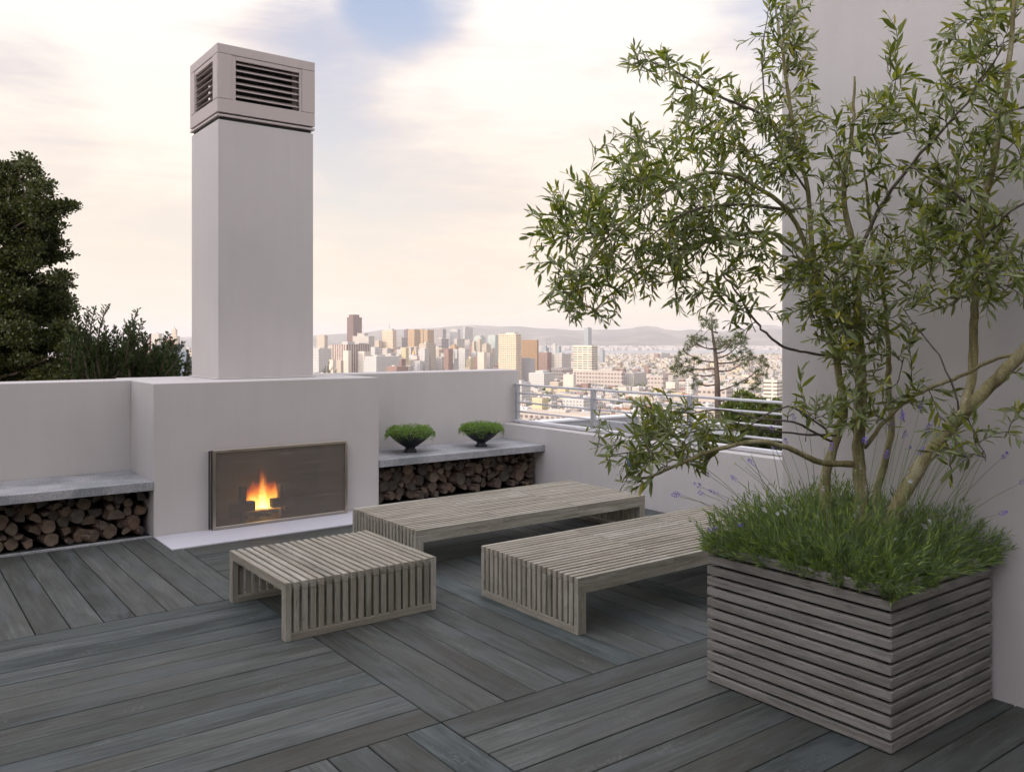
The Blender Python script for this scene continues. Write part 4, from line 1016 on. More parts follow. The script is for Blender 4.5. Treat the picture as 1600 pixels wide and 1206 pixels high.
# ============================================================ CITY
def facade(name,wall,glass,bay,floor,wf,hf,rough=.7,var=.05):
    bay*=1.7; floor*=1.5
    m,nt,bs,_=newmat(name); uv=nd(nt,'TexCoord').outputs['UV']; sp=nd(nt,'SeparateXYZ'); nt.links.new(uv,sp.inputs[0])
    fx=mth(nt,'FRACT',mth(nt,'DIVIDE',sp.outputs[0],bay)); fy_=mth(nt,'FRACT',mth(nt,'DIVIDE',sp.outputs[1],floor))
    mx=mth(nt,'MULTIPLY',mth(nt,'LESS_THAN',fx,wf),mth(nt,'GREATER_THAN',fx,.0)) if wf<1 else 1.0
    my=mth(nt,'LESS_THAN',fy_,hf) if hf<1 else 1.0
    mk=mth(nt,'MULTIPLY',mx,my)
    wn=nd(nt,'TexWhiteNoise'); wn.noise_dimensions='2D'; cb=nd(nt,'CombineXYZ')
    nt.links.new(mth(nt,'FLOOR',mth(nt,'DIVIDE',sp.outputs[0],bay)),cb.inputs[0]); nt.links.new(mth(nt,'FLOOR',mth(nt,'DIVIDE',sp.outputs[1],floor)),cb.inputs[1]); nt.links.new(cb.outputs[0],wn.inputs[0])
    mk=mth(nt,'MULTIPLY',mk,mth(nt,'ADD',.7,mth(nt,'MULTIPLY',wn.outputs[0],.3)))
    n=noisef(nt,nd(nt,'TexCoord').outputs['Object'],.03,4,.6)
    c=mixc(nt,n,tuple(x*(1-var*2) for x in wall),tuple(min(1,x*(1+var*2)) for x in wall))
    nt.links.new(mixc(nt,mk,c,glass),bs.inputs[0]); bs.inputs['Roughness'].default_value=rough; bs.inputs['Specular IOR Level'].default_value=.3
    return m
GL=(.10,.10,.11)
FA={
 'cream_grid':facade('cream_grid',(.60,.49,.37),(.15,.105,.08),4.2,4.0,.62,.5),
 'cream_fine':facade('cream_fine',(.48,.41,.33),(.17,.14,.12),3.2,3.6,.5,.5),
 'pale':facade('pale_city_wall',(.46,.42,.38),(.18,.17,.17),3.4,3.5,.5,.45),
 'white':facade('white_city_wall',(.49,.47,.445),(.19,.20,.22),3.6,3.6,.5,.45),
 'dark':facade('dark_tower',(.16,.095,.085),(.10,.06,.06),4.5,3.8,.6,.6),
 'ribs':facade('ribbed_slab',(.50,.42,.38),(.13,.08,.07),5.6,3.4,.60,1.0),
 'bands':facade('banded_grey',(.36,.33,.33),(.16,.15,.16),50,4.0,1,.5),
 'brown':facade('brown_tower',(.24,.15,.09),(.40,.26,.13),3.8,3.8,.55,.45),
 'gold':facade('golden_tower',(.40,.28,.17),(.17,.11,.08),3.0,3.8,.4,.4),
 'mauve':facade('mauve_tower',(.26,.19,.20),(.17,.13,.14),3.0,3.8,.5,.5),  # mostly the shade tone painted on right sides of pale and golden towers
 'grey':facade('grey_tower',(.38,.36,.37),(.22,.22,.24),3.0,3.6,.5,.5),
 'glass':facade('blue_glass_tower',(.33,.36,.38),(.20,.23,.26),3.5,3.8,.8,.7,.25),
 'green':facade('pale_green_glass',(.42,.46,.43),(.30,.35,.34),4,3.8,.7,.6,.35),
 'brick':facade('red_city_brick',(.27,.17,.14),(.10,.08,.08),3.4,3.5,.45,.5),
 'stripe':facade('white_frame_stripe',(.62,.56,.47),(.07,.055,.045),9,4.0,.86,.46),
 'blank':facade('blank_cream',(.54,.48,.41),(.5,.45,.4),30,30,.1,.1),
 'office':facade('office_grid',(.44,.38,.34),(.11,.09,.09),5.2,6.4,.62,.42),
 'yellow':facade('yellow_city_wall',(.52,.44,.28),(.22,.19,.16),4,4,.3,.3),
}
RF={k:simple('roof_'+k,c,.9,var=.15,scale=.05) for k,c in {'pale':(.40,.375,.36),'grey':(.24,.23,.24),'white':(.55,.54,.53),'red':(.36,.17,.11),'dark':(.15,.14,.14),'tan':(.45,.38,.30)}.items()}
AL=math.radians(35)
DL=(-Rv)*math.cos(AL)+Fv*math.sin(AL); DR=Rv*math.sin(AL)+Fv*math.cos(AL)
def side_box(mb,p,dl,dr,ll,lr,z0,z1,m=(0,0),roof=2,taper=0):
    a=p; b=p+dl*ll; c=b+dr*lr; d=p+dr*lr
    u=0
    def wall(q0,q1,mi,u0):
        w=(q1-q0).length
        mb.face([(q0.x,q0.y,z0),(q1.x,q1.y,z0),(q1.x,q1.y,z1),(q0.x,q0.y,z1)],[(u0,0-(z1-z0)),(u0+w,0-(z1-z0)),(u0+w,0),(u0,0)],mi)
    wall(b,a,m[0],0); wall(a,d,m[1],0); wall(d,c,m[0],0); wall(c,b,m[1],0)
    mb.face([(q.x,q.y,z1) for q in (a,d,c,b)],None,roof)
def geom(xl,xc,xr,D):
    c=P(xc,HY,D); c.z=0
    a=(xl-800)/FP; X=(xc-800)/FP*D
    ll=(X-a*D)/(math.cos(AL)+a*math.sin(AL))
    b=(xr-800)/FP
    lr=(b*D-X)/(math.sin(AL)-b*math.cos(AL))
    return c,max(ll,.5),max(lr,.5)
def zt(py,D): return EYE-D*(py-HY)/FP
def tower(name,xl,xc,xr,y,D,ml,mr,label,roof='pale',tiers=(),base=CITYZ,cat='building',extra=None,group=None):  # ml, mr: several towers get sun and shade painted as two wall colours
    """tiers: (inset fraction left, inset fraction right, top pixel y)"""
    c,ll,lr=geom(xl,xc,xr,D)
    r=empty(name,(c.x,c.y,base),0,label,cat,group); L=-Vector(r.location)
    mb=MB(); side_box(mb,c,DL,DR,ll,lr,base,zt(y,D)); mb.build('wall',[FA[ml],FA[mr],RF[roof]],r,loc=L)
    z=zt(y,D)
    for (i0,i1,j0,j1,yy,mm) in tiers:
        z2=zt(yy,D); p=c+DL*(ll*i0)+DR*(lr*j0); t=MB(); side_box(t,p,DL,DR,ll*(i1-i0),lr*(j1-j0),z-.5,z2); t.build('roof_storey',[FA[mm],FA[mm],RF[roof]],r,loc=L); 
    if not tiers and ll>12:
        t=MB(); q=R.uniform(.2,.5); side_box(t,c+DL*(ll*q)+DR*(lr*.25),DL,DR,ll*.25,lr*.35,z-.2,z+3.5); t.build('roof_plant',[FA['pale'],FA['pale'],RF[roof]],r,loc=L)
    if extra: extra(r,L,c,ll,lr,z)
    return r
def spire(hpx,D,w=.8,at=(.5,.5)):
    def f(r,L,c,ll,lr,z):
        p=c+DL*ll*at[0]+DR*lr*at[1]; z2=z+hpx*D/FP; m=MB(); m.tube([(p.x,p.y,z-1),(p.x,p.y,(z+z2)/2),(p.x,p.y,z2)],[w*2,w,w*.3],6); m.build('spire',RF['grey'],r,loc=L)
    return f
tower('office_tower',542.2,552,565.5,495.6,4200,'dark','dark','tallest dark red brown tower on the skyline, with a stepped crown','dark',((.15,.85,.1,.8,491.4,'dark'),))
tower('office_building',551,576,585,525,3600,'pale','mauve','pale stepped block in front of the tall dark tower, right side coloured as shaded','pale',((.3,.75,.1,.8,520.5,'pale'),))
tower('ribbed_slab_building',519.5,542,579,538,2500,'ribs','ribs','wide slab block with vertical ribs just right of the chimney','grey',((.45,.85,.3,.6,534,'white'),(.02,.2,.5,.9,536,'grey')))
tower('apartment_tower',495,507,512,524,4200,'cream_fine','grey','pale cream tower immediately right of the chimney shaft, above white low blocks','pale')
tower('apartment_block',488,498,518,545,2900,'white','pale','white mid-rise cluster at the foot of the chimney shaft, left of the ribbed slab','white')
tower('office_tower',597,614,619.5,516,3500,'cream_grid','white','bright cream tower with a white frame and rooftop mast','white',((.15,.85,.1,.8,513.5,'white'),),extra=spire(12,3500))
tower('office_building',619,628,636,528,3900,'bands','grey','squat dark banded block directly right of the bright cream tower','grey')
tower('office_tower',631,636,641,514.8,4400,'mauve','dark','narrow dark tower behind the golden fronted tower','dark')
tower('office_tower',637,647.5,657,516,3800,'gold','mauve','brown tower with its left face coloured golden as sunlit','tan',((.1,.9,.1,.9,514.6,'gold'),))
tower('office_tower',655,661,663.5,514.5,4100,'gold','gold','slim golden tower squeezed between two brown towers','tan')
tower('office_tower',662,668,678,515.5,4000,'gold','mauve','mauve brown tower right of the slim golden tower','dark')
tower('office_tower',679.5,692,697,513.8,4300,'bands','grey','olive grey banded tower behind the banded stepped block','grey')
tower('office_building',682,690,701,529.5,3500,'bands','bands','grey office block with strong horizontal bands and pale penthouse','pale',((.1,.7,.1,.7,527,'white'),))
tower('apartment_tower',654.6,666,681,537,2800,'cream_fine','cream_fine','beige apartment tower right of the domed city hall, pale central strip','pale',((.3,.6,.2,.5,534.5,'white'),))
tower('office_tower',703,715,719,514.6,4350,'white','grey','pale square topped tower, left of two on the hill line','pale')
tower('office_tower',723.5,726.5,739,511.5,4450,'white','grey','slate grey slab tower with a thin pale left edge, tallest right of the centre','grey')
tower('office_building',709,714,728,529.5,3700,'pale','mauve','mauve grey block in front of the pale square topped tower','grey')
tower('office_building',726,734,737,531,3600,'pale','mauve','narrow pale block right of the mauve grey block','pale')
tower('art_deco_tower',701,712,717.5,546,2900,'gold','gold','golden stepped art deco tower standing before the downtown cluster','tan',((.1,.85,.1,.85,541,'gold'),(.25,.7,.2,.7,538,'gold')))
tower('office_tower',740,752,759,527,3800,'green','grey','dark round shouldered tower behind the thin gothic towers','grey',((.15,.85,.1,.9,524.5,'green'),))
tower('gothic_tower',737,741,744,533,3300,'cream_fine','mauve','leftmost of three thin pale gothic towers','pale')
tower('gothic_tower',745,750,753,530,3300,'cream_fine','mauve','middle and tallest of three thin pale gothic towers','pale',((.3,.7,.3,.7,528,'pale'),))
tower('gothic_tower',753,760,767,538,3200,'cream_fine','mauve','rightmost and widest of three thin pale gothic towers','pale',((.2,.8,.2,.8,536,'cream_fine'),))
tower('office_tower',762,774,779,523.5,3900,'green','green','pale green grey tower left of the big cream grid tower','pale')
tower('grid_tower',778.5,806.6,814.5,522,2300,'cream_grid','pale','biggest cream tower of square windows, standing over the wall end','pale',((.12,.62,.1,.8,519.5,'blank'),))
tower('brown_tower',815,839,841.5,531.5,2500,'brown','dark','brown tower with golden top band right of the big cream grid tower','tan',((.0,1,.0,1,530.8,'gold'),))
tower('office_building',815,829,836,560,2350,'grey','glass','bluish grey ribbed block at the foot of the brown tower','grey')
tower('office_building',841.5,855,862,550.5,2900,'brick','brick','reddish brown banded block right of the brown tower','tan')
tower('office_building',846,853,858,543,3100,'glass','glass','small blue roofed block behind the reddish brown block','dark',((.25,.75,.2,.8,540.5,'glass'),))
tower('office_building',863,878,892,553,2900,'pale','grey','long pale grey block between the reddish block and cream striped tower','pale')
tower('apartment_tower',863,868,870,537.5,3900,'white','white','small white tower above the long pale grey block','white')
tower('glass_tower',869,874,877,541,3700,'glass','glass','small teal glass tower right of the small white tower','grey')
tower('striped_tower',895,925,934,540.5,2200,'stripe','blank','cream tower with dark window strips seen under the olive leaves','pale',((.1,.9,.15,.85,539.5,'blank'),))
tower('glass_tower',913,919,924.5,512,4700,'glass','green','slender pale glass tower hanging below the olive leaves','grey')
tower('office_building',897,972,976,580,2080,'office','pale','wide low office block of square windows at the foot of the cream striped tower','pale')
tower('concert_hall',861,880,895,576,2400,'office','office','low columned block with a pale flat roof, left of the cream striped tower','pale')
tower('market_hall',826,850,866,583,2000,'white','white','white hall with a vaulted roof left of the columned block','white',((.2,.7,.2,.8,579.5,'white'),))
tower('warehouse',880,896,900,585,1950,'blank','pale','blank cream warehouse below the cream striped tower','pale')
tower('warehouse',975,990,1010,583,2100,'pale','grey','plain grey white warehouse right of the wide office block','pale')
tower('school_building',1012,1036,1044,587,2000,'office','pale','cream block with tall windows right of the plain warehouse','grey')
tower('housing_block',1016,1034,1047,552,5200,'pale','grey','pale slab of housing near the bay shore','pale')
tower('housing_block',1022,1028,1031,552.5,5150,'brick','grey','reddish slab of housing near the bay shore','pale')
tower('office_building',936,942,945,547,4200,'glass','grey','small grey blue block right of the cream striped tower','grey')
tower('white_hall',1071,1082,1092,592,1750,'white','white','small white cubic building behind the left side of the young pine','white')
tower('arcade_building',1091,1135,1146,607,1500,'office','white','long white building with arched windows behind the young pine','white')
tower('apartment_block',1193,1214,1226,594,1350,'stripe','cream_fine','cream apartment block with long balconies beside the tall wall','pale')
tower('parking_garage',880,912,925,624,1330,'white','blank','white flat roofed garage seen between the railing rods','white')
tower('yellow_house',831,847,857,622,1330,'yellow','yellow','pale yellow block seen through the railing near its left end','pale')
tower('white_house_block',803,815,829,598,1500,'white','pale','cluster of white houses at the left end of the railing','white')
tower('long_building',812,925,942,648,1150,'office','cream_fine','long beige columned building with a dark flat roof under the lowest rods','tan')
tower('civic_building',570,588,624,557,2300,'white','glass','white office block with blue grey glazing above the parapet','white')
tower('civic_building',568,575,583,563,2350,'white','grey','narrow white block attached left of the glazed white office block','white')
tower('low_building',603,620,638,573,2150,'brick','brick','low red roofed building left of the dome','red')
tower('apartment_tower',236,248,253.5,521,3000,'pale','cream_fine','pale flat topped apartment block on the hill left of the chimney','pale')
tower('hilltop_hotel',264,276,281,525,3000,'cream_fine','cream_fine','cream hilltop hotel with cupola and thin spire left of the chimney','pale',((.2,.7,.2,.7,515,'cream_fine'),(.3,.6,.3,.6,512.5,'pale')),extra=spire(20,3000,.8))
tower('apartment_block',253,262,266,528,3100,'pale','pale','low pale block between the two hilltop buildings','pale')
tower('opera_house',620,628,634,546,3200,'white','pale','white rounded block between the cream tower and brown tower','white')
tower('apartment_block',585,592,597,532,3500,'cream_fine','brick','reddish brown stepped block left of the bright cream tower','tan')
tower('apartment_block',703,709,716,560,2600,'white','pale','pale block at the foot of the golden art deco tower','white')
tower('apartment_block',736,744,750,550,2900,'white','white','white cube block below the thin gothic towers','white')
tower('apartment_block',755,762,768,555,2700,'green','pale','pale green block left of the big cream grid tower','pale')
def dome():
    D=2800; c=P(645.5,HY,D); s=D/FP
    r=empty('domed_city_hall',(c.x,c.y,CITYZ),TH,'grey domed city hall with golden lantern above the parapet wall','building')
    z=lambda py:(zt(py,D)-CITYZ)
    mb=MB(); mb.box((-30,-45,0),(60,45,z(577)),m=0); mb.build('wall',FA['white'],r)
    n=32
    def lathe(prof,name,mat):
        m=MB(); vs=[];fs=[]
        for q,h in prof:
            for k in range(n): vs.append((q*math.cos(2*PI*k/n)+10,q*math.sin(2*PI*k/n),h))
        for j in range(len(prof)-1):
            for k in range(n): k2=(k+1)%n; fs.append((j*n+k,j*n+k2,(j+1)*n+k2,(j+1)*n+k))
        m.mesh(vs,fs); m.build(name,mat,r,smooth=name=='dome')
    lathe([(10.3*s,z(578)),(10.3*s,z(569)),(9.4*s,z(569)),(9.4*s,z(566)),(8.6*s,z(566)),(8.6*s,z(562.5))],'drum',FA['white'])
    lathe([(9*s,z(563)),(8.4*s,z(559.5)),(6.6*s,z(556.5)),(4.2*s,z(554.6)),(1.8*s,z(553.8))],'dome',RF['pale'])
    lathe([(1.9*s,z(554)),(1.7*s,z(550.5)),(1*s,z(549.5)),(.3*s,z(546.5))],'lantern',simple('gilded_lantern',(.6,.38,.12),.4,.6))
    m=MB()
    for k in range(20):
        a=2*PI*k/20; m.tube([(10+9.9*s*math.cos(a),9.9*s*math.sin(a),z(577)),(10+9.9*s*math.cos(a),9.9*s*math.sin(a),z(569.5))],.8,6)
    m.build('colonnade',RF['white'],r)
dome()
# suspension bridge tower on the bay
def bridge():
    D=6200; 
    c=P(857,HY,D); r=empty('bridge_tower',(c.x,c.y,CITYZ),TH,'thin grey double legged bridge tower standing by the bay','bridge')
    z=lambda py:(zt(py,D)-CITYZ)
    mb=MB()
    for y in (-14,14): mb.box((-4,y-3,0),(4,y+3,z(529)))
    for py in (531,537,544): mb.box((-3,-11,z(py)-3),(3,11,z(py)+3))
    mb.build('tower_legs',RF['grey'],r)
bridge()
def pier():
    D=6500; c=P(1205,552,D); r=empty('long_pier',(c.x,c.y,CITYZ),TH,'dark low pier and cranes in the bay at far right','pier')
    mb=MB(); mb.box((-15,-110,0),(15,80,14)); 
    for k in range(8): mb.box((-6,-90+k*22,14),(6,-84+k*22,30 if k%3==0 else 22))
    mb.build('deck_slab',RF['dark'],r)
pier()

# low-rise districts
def lowrise():
    rr=random.Random(77)
    G1=(-DL); G2=DR
    cols=['white','pale','cream_fine','yellow','brick','blank']
    # prototypes: box house with parapet / gable house
    def proto(kind,fac,roof,w,d,h):
        mb=MB(); 
        side_box(mb,Vector((w/2,-d/2,0)),Vector((-1,0,0)),Vector((0,1,0)),w,d,0,h,m=(0,0),roof=1)
        mats=[FA[fac],RF[roof]]
        rf=MB()
        if kind=='gable':
            a=(-w/2-.3,-d/2-.3,h);b=(w/2+.3,-d/2-.3,h);c=(w/2+.3,d/2+.3,h);e=(-w/2-.3,d/2+.3,h); r0=(-w/2-.3,0,h+3);r1=(w/2+.3,0,h+3)
            rf.face([a,b,r1,r0]); rf.face([c,e,r0,r1]); rf.face([a,r0,e]); rf.face([b,c,r1])
        else:
            rf.box((-w*.3,-d*.2,h),(-w*.3+3,-d*.2+3.5,h+2.6))
        return mb,mats,rf,roof
    kinds=[('flat','white','white',18,14,10,'white flat roofed'),('flat','pale','grey',22,16,13,'pale grey flat roofed'),('flat','cream_fine','pale',26,15,12,'cream flat roofed'),('gable','white','red',14,10,8,'white red roofed'),
           ('gable','pale','dark',13,11,9,'pale dark roofed'),('flat','yellow','white',18,12,9,'yellow white roofed'),('flat','brick','tan',20,16,12,'red brick flat roofed'),('flat','blank','white',34,24,9,'large blank cream')]
    masters=[]
    for k,(kd,fa,ro,w,d,h,lab) in enumerate(kinds):
        mb,mats,rf,roof=proto(kd,fa,ro,w,d,h)
        masters.append((mb,mats,rf,roof,lab,w))
    wallme=[];roofme=[]
    used=[None]*len(kinds)
    cand=[]
    sp=24
    for i in range(-260,260):
        for j in range(10,330):
            if i%6==0 or j%4==0: continue      # streets
            p=G1*(i*sp)+G2*(j*sp); p=p+Vector((rr.uniform(-5,5),rr.uniform(-5,5),0))
            D=p.dot(Fv); 
            if D<1060 or D>7000 or (D>3500 and rr.random()<.25): continue
            X=p.dot(Rv); px=800+X/D*FP
            if not (215<px<300 or 485<px<1232): continue
            py=HY+FP*(EYE-CITYZ-12)/D
            if px<800 and py>592: continue
            cand.append((D,p,px))
    cand.sort(key=lambda c:c[0])
    # keep clear of landmarks
    foots=[]
    for o in C.objects:
        if o.parent is None and o.get('category')=='building' or (o.parent is None and o.get('category') in('house',)): foots.append(o)
    spots=[]
    for o in list(C.objects):
        if o.name.startswith('wall') and o.parent and abs(o.parent.location.z-CITYZ)<1:
            vs=[v.co for v in o.data.vertices]; xs=[v.x for v in vs]; ys=[v.y for v in vs]
            cxx=sum(xs)/len(xs);cyy=sum(ys)/len(ys); 
            if abs(cxx)<1 and abs(cyy)<50: cxx+=o.parent.location.x; cyy+=o.parent.location.y
            a=sum((Vector((v.x,v.y,0)) for v in vs),Vector())/len(vs)
            spots.append((Vector((cxx,cyy,0)),max(abs((Vector((v.x-cxx,v.y-cyy,0))).dot(DL)) for v in vs),max(abs((Vector((v.x-cxx,v.y-cyy,0))).dot(DR)) for v in vs)))
    def free(p):
        for c,a,b in spots:
            d=p-c
            if abs(d.dot(DL))<a+9 and abs(d.dot(DR))<b+9: return False
        return True
    n=0; far=MB(); ntree=0; vis=0
    trees=[]
    rot=math.atan2(-(-DL).y*-1,(-DL).x) if False else math.atan2((-DL).y,(-DL).x)
    groups=['low houses of the near city district']
    for D,p,px in cand:
        if not free(p): continue
        r_=rr.random()
        if r_<.16:
            trees.append((p,D)); continue
        if r_<.18 : continue
        k=rr.choices(range(len(kinds)),weights=[6,4,5,2,2,1.2,1.5,1.5])[0]
        if px>800 and n<240:
            mb,mats,rf,roof,lab,w=masters[k]
            lbl=f'{lab} low building in the district seen behind the railing'
            grp=f'{lab} low city buildings'
            if used[k] is None:
                e=empty('city_building',(p.x,p.y,CITYZ),rot,lbl,'building',grp)
                a=mb.build('wall',mats,e); b=rf.build('roof',RF[roof],e); used[k]=(e,a,b)
                s=Vector((1,1,1))
            else:
                e0,a0,b0=used[k]; e=e0.copy(); C.objects.link(e); e.location=(p.x,p.y,CITYZ)
                for ch in (a0,b0): c2=ch.copy(); C.objects.link(c2); c2.parent=e
            e.rotation_euler.z=rot+rr.choice([0,PI/2,PI]); e.scale=(rr.uniform(.7,1.25),rr.uniform(.7,1.2),rr.uniform(.65,1.5))
            n+=1
        else:
            w=rr.uniform(13,25); d=rr.uniform(12,24); h=rr.choice([6,8,10,12,14,rr.uniform(14,26)])
            if D>4200: h=rr.uniform(6,20); 
            dens=max(0,1-abs(px-650)/170)
            if D>2300 and px<800 and rr.random()<.36*dens+.04: h=rr.uniform(25,100); w*=1.15
            if D<2400 and px<800: h=min(h,14)
            mi=rr.choices(range(6),weights=[4,5,5,1.2,2.2,2.5])[0]; ri=6+rr.choices(range(5),weights=[5,4.5,3,1.6,2.2])[0]
            side_box(far,p+G1*w/2,DL,DR,w,d,CITYZ,CITYZ+h,m=(mi,mi),roof=ri)
    o=far.build('distant_city_blocks',[FA[c] for c in cols]+[RF[k] for k in ('pale','grey','white','red','tan')]); tag(o,'hazy mass of small pale blocks stretching from the near streets to the bay','city blocks',kind='stuff')
    # city trees
    tm=MB(); ct=0
    first=None
    for p,D in trees:
        if D<2000 and (p.dot(Rv)/D*FP+800)>800 and ct<34:
            if first is None:
                m=MB(); rr2=random.Random(3)
                for q in range(9): clump(m,Vector((rr2.uniform(-4,4),rr2.uniform(-4,4),rr2.uniform(5,10))),3,3,2.6,60,1.6,rr2,.45,.2)
                e=empty('city_tree',(p.x,p.y,CITYZ),0,'one of the small dark round trees between the low city buildings','tree','street trees in the city')
                cr=m.build('crown',M['shrub'],e); tt=MB(); tt.tube([(0,0,0),(0,0,7)],[.6,.35],6); tk=tt.build('trunk',M['tree_bark'],e); first=(e,cr,tk)
            else:
                e=first[0].copy(); C.objects.link(e); e.location=(p.x,p.y,CITYZ); e.rotation_euler.z=rr.uniform(0,6)
                q=rr.uniform(.8,1.5); e.scale=(q,q,q*rr.uniform(.7,1.1))
                for ch in first[1:]: c2=ch.copy(); C.objects.link(c2); c2.parent=e
            ct+=1
        else:
            clump(tm,p+Vector((0,0,CITYZ+6)),9,9,5,14,7,rr,.5,.2)
    o=tm.build('distant_city_trees',M['shrub']); tag(o,'dark tufts of far-off street trees among the hazy blocks','trees',kind='stuff')
    print('lowrise',n,'far faces',len(far.f),'cand',len(cand))
lowrise()

# ============================================================ TERRAIN, BAY, HILLS
def terrain():
    def prof(d):    # height of the home hill along distance
        if d<18: return -7
        if d<1000:
            t=(d-18)/982; return -7+(CITYZ+7)*(t*t*(3-2*t))**.8
        return CITYZ
    mb=MB(); ds=[0.5,10,18,30,60,110,180,260,350,450,560,680,800,900,1000,1500,3000,6700]; n=48; vs=[];fs=[]
    for d in ds:
        for k in range(n):
            a=2*PI*k/n; q=d; 
            vs.append((math.cos(a)*q,math.sin(a)*q,prof(d)))
    for j in range(len(ds)-1):
        for k in range(n): k2=(k+1)%n; fs.append((j*n+k,j*n+k2,(j+1)*n+k2,(j+1)*n+k))
    mb.mesh(vs,fs)
    m,nt,bs,_=newmat('city_ground'); co=nd(nt,'TexCoord').outputs['Object']; ns=noisef(nt,co,.01,6,.7)
    nt.links.new(ramp(nt,ns,[(.35,(.10,.11,.06)),(.5,(.26,.24,.21)),(.68,(.40,.37,.33))]),bs.inputs[0]); bs.inputs['Roughness'].default_value=.95
    # fine: keep smooth shading for the slope
    o=mb.build('city_ground',m,smooth=True); tag(o,kind='structure')
    # bay: a sheet lying 60 cm above the ground plane's outer ring
    wm,nt,bs,_=newmat('bay_water'); bs.inputs[0].default_value=(.16,.19,.22,1); bs.inputs['Roughness'].default_value=.28
    co=nd(nt,'TexCoord').outputs['Object']; bump(nt,bs,noisef(nt,co,.02,5,.7),.25,3)
    w=MB(); S=32000
    def q(a,b,z): v=Fv*a+Rv*b; return (v.x,v.y,z)
    w.face([q(6400,-S,CITYZ+.8),q(6400,S,CITYZ+.8),q(34000,S,CITYZ+.8),q(34000,-S,CITYZ+.8)]); o=w.build('bay_water',wm); tag(o,kind='structure')
    f=MB(); f.face([q(-S,-S,CITYZ-.6),q(-S,S,CITYZ-.6),q(6420,S,CITYZ-.6),q(6420,-S,CITYZ-.6)]); o=f.build('outer_ground',m); tag(o,kind='structure')
    # hills across the bay
    keys=[(-400,522),(0,524),(240,525),(290,527),(490,524),(510,522.5),(540,521),(570,519),(600,515.5),(620,515),(640,514),(665,513),(690,512),(700,510.5),(720,509),(740,508),(760,509),(780,510.5),(810,510),(840,513),(860,513.5),(880,515),(900,516),(930,515),(960,515.5),(985,514),(1000,510.5),(1012,509.3),(1025,510.5),(1040,515),(1060,516.5),(1080,515),(1110,517),(1130,518.5),(1150,516),(1180,514.5),(1219,514.5),(1300,513),(1500,517),(1900,520)]
    def ky(x):
        for (a,b),(c,d) in zip(keys,keys[1:]):
            if a<=x<=c: t=(x-a)/(c-a); t=t*t*(3-2*t); return b+(d-b)*t
        return 520
    hm=MB(); vs=[];fs=[]; xs=[-420+ i*6 for i in range(390)]; Dd=[10800,11600,12400,13200,14000,15000,16000,17000,18000,19000,20500,23000]; ff=[0,.02,.04,.10,.2,.42,.55,.72,1.0,.80,.6,.0]
    for D,fr in zip(Dd,ff):
        for x in xs:
            H18=EYE-18000*(ky(x)-HY)/FP-CITYZ+10
            b=CITYZ-10+H18*fr
            nz=noise.fractal(Vector((x*.016*D/16000,D*.0009,1.7)),1.0,2.0,5)
            amp=0 if fr<.03 else (110 if fr<1 else 14)*min(1,fr*3)
            p=P(x,HY,D); vs.append((p.x,p.y,b+nz*amp))
    m_=len(xs)
    for j in range(len(Dd)-1):
        for k in range(m_-1): fs.append((j*m_+k,j*m_+k+1,(j+1)*m_+k+1,(j+1)*m_+k))
    hm.mesh(vs,fs)
    m,nt,bs,_=newmat('far_hills'); co=nd(nt,'TexCoord').outputs['Object']; a=noisef(nt,co,.0011,6,.65); 
    nt.links.new(ramp(nt,a,[(.35,(.035,.045,.032)),(.5,(.075,.075,.055)),(.62,(.19,.16,.125))]),bs.inputs[0]); bs.inputs['Roughness'].default_value=1
    o=hm.build('far_hills',m,smooth=True); tag(o,kind='structure')
    # a farther single peak at right
    pk=MB(); vs=[];fs=[]; xs=[1100+i*5 for i in range(60)]
    for D,fr in ((24000,0),(26000,1),(28000,0)):
        for x in xs:
            h=max(0,1-abs(x-1198)/70); h=h*h*(3-2*h); top=EYE-26000*((517-9.5*h)-HY)/FP
            p=P(x,HY,D); vs.append((p.x,p.y,CITYZ-5+(top-CITYZ)*fr))
    m_=len(xs)
    for j in range(2):
        for k in range(m_-1): fs.append((j*m_+k,j*m_+k+1,(j+1)*m_+k+1,(j+1)*m_+k))
    pk.mesh(vs,fs); o=pk.build('far_peak',m,smooth=True); tag(o,kind='structure')
    # pale waterfront strip on the far shore
    rr=random.Random(6); sh=MB()
    for k in range(1500):
        x=rr.uniform(480,1240); D=rr.uniform(10900,12900); p=P(x,HY,D); w=rr.uniform(30,120); h=rr.uniform(8,32); zb=CITYZ+(0 if D<11600 else (D-11600)*.014)
        side_box(sh,p,DL,DR,w,w*.6,zb,zb+h+6,m=(0,0),roof=0)
    o=sh.build('far_shore_town',RF['pale']); tag(o,'pale hazy town along the far shore of the bay','town',kind='stuff')
terrain()

# ============================================================ LIGHT, AIR, CAMERA
SE=math.radians(13.0)
sd=((-Rv)*.82-Fv*.57).normalized(); sdir=Vector((sd.x*math.cos(SE),sd.y*math.cos(SE),math.sin(SE)))
sun=bpy.data.lights.new('sun','SUN'); sun.energy=2.7; sun.angle=math.radians(.5); sun.color=(1.0,.85,.68)
so=bpy.data.objects.new('sun',sun); C.objects.link(so); so.rotation_euler=sdir.to_track_quat('Z','Y').to_euler(); so.location=(0,0,40)
w=bpy.data.worlds.new('World'); bpy.context.scene.world=w; w.use_nodes=True; nt=w.node_tree; nt.nodes.clear()
out=nd(nt,'OutputWorld'); bg=nd(nt,'Background'); sky=nd(nt,'TexSky'); sky.sky_type='NISHITA'; sky.sun_disc=False; sky.sun_elevation=SE; sky.sun_rotation=math.atan2(sdir.x,sdir.y); sky.altitude=120
sky.air_density=1.0; sky.dust_density=2.0; sky.ozone_density=1.0
co=nd(nt,'TexCoord').outputs['Generated']
sp=nd(nt,'SeparateXYZ'); nt.links.new(co,sp.inputs[0])
zc=mth(nt,'ADD',mth(nt,'MAXIMUM',sp.outputs[2],0.0),.16)
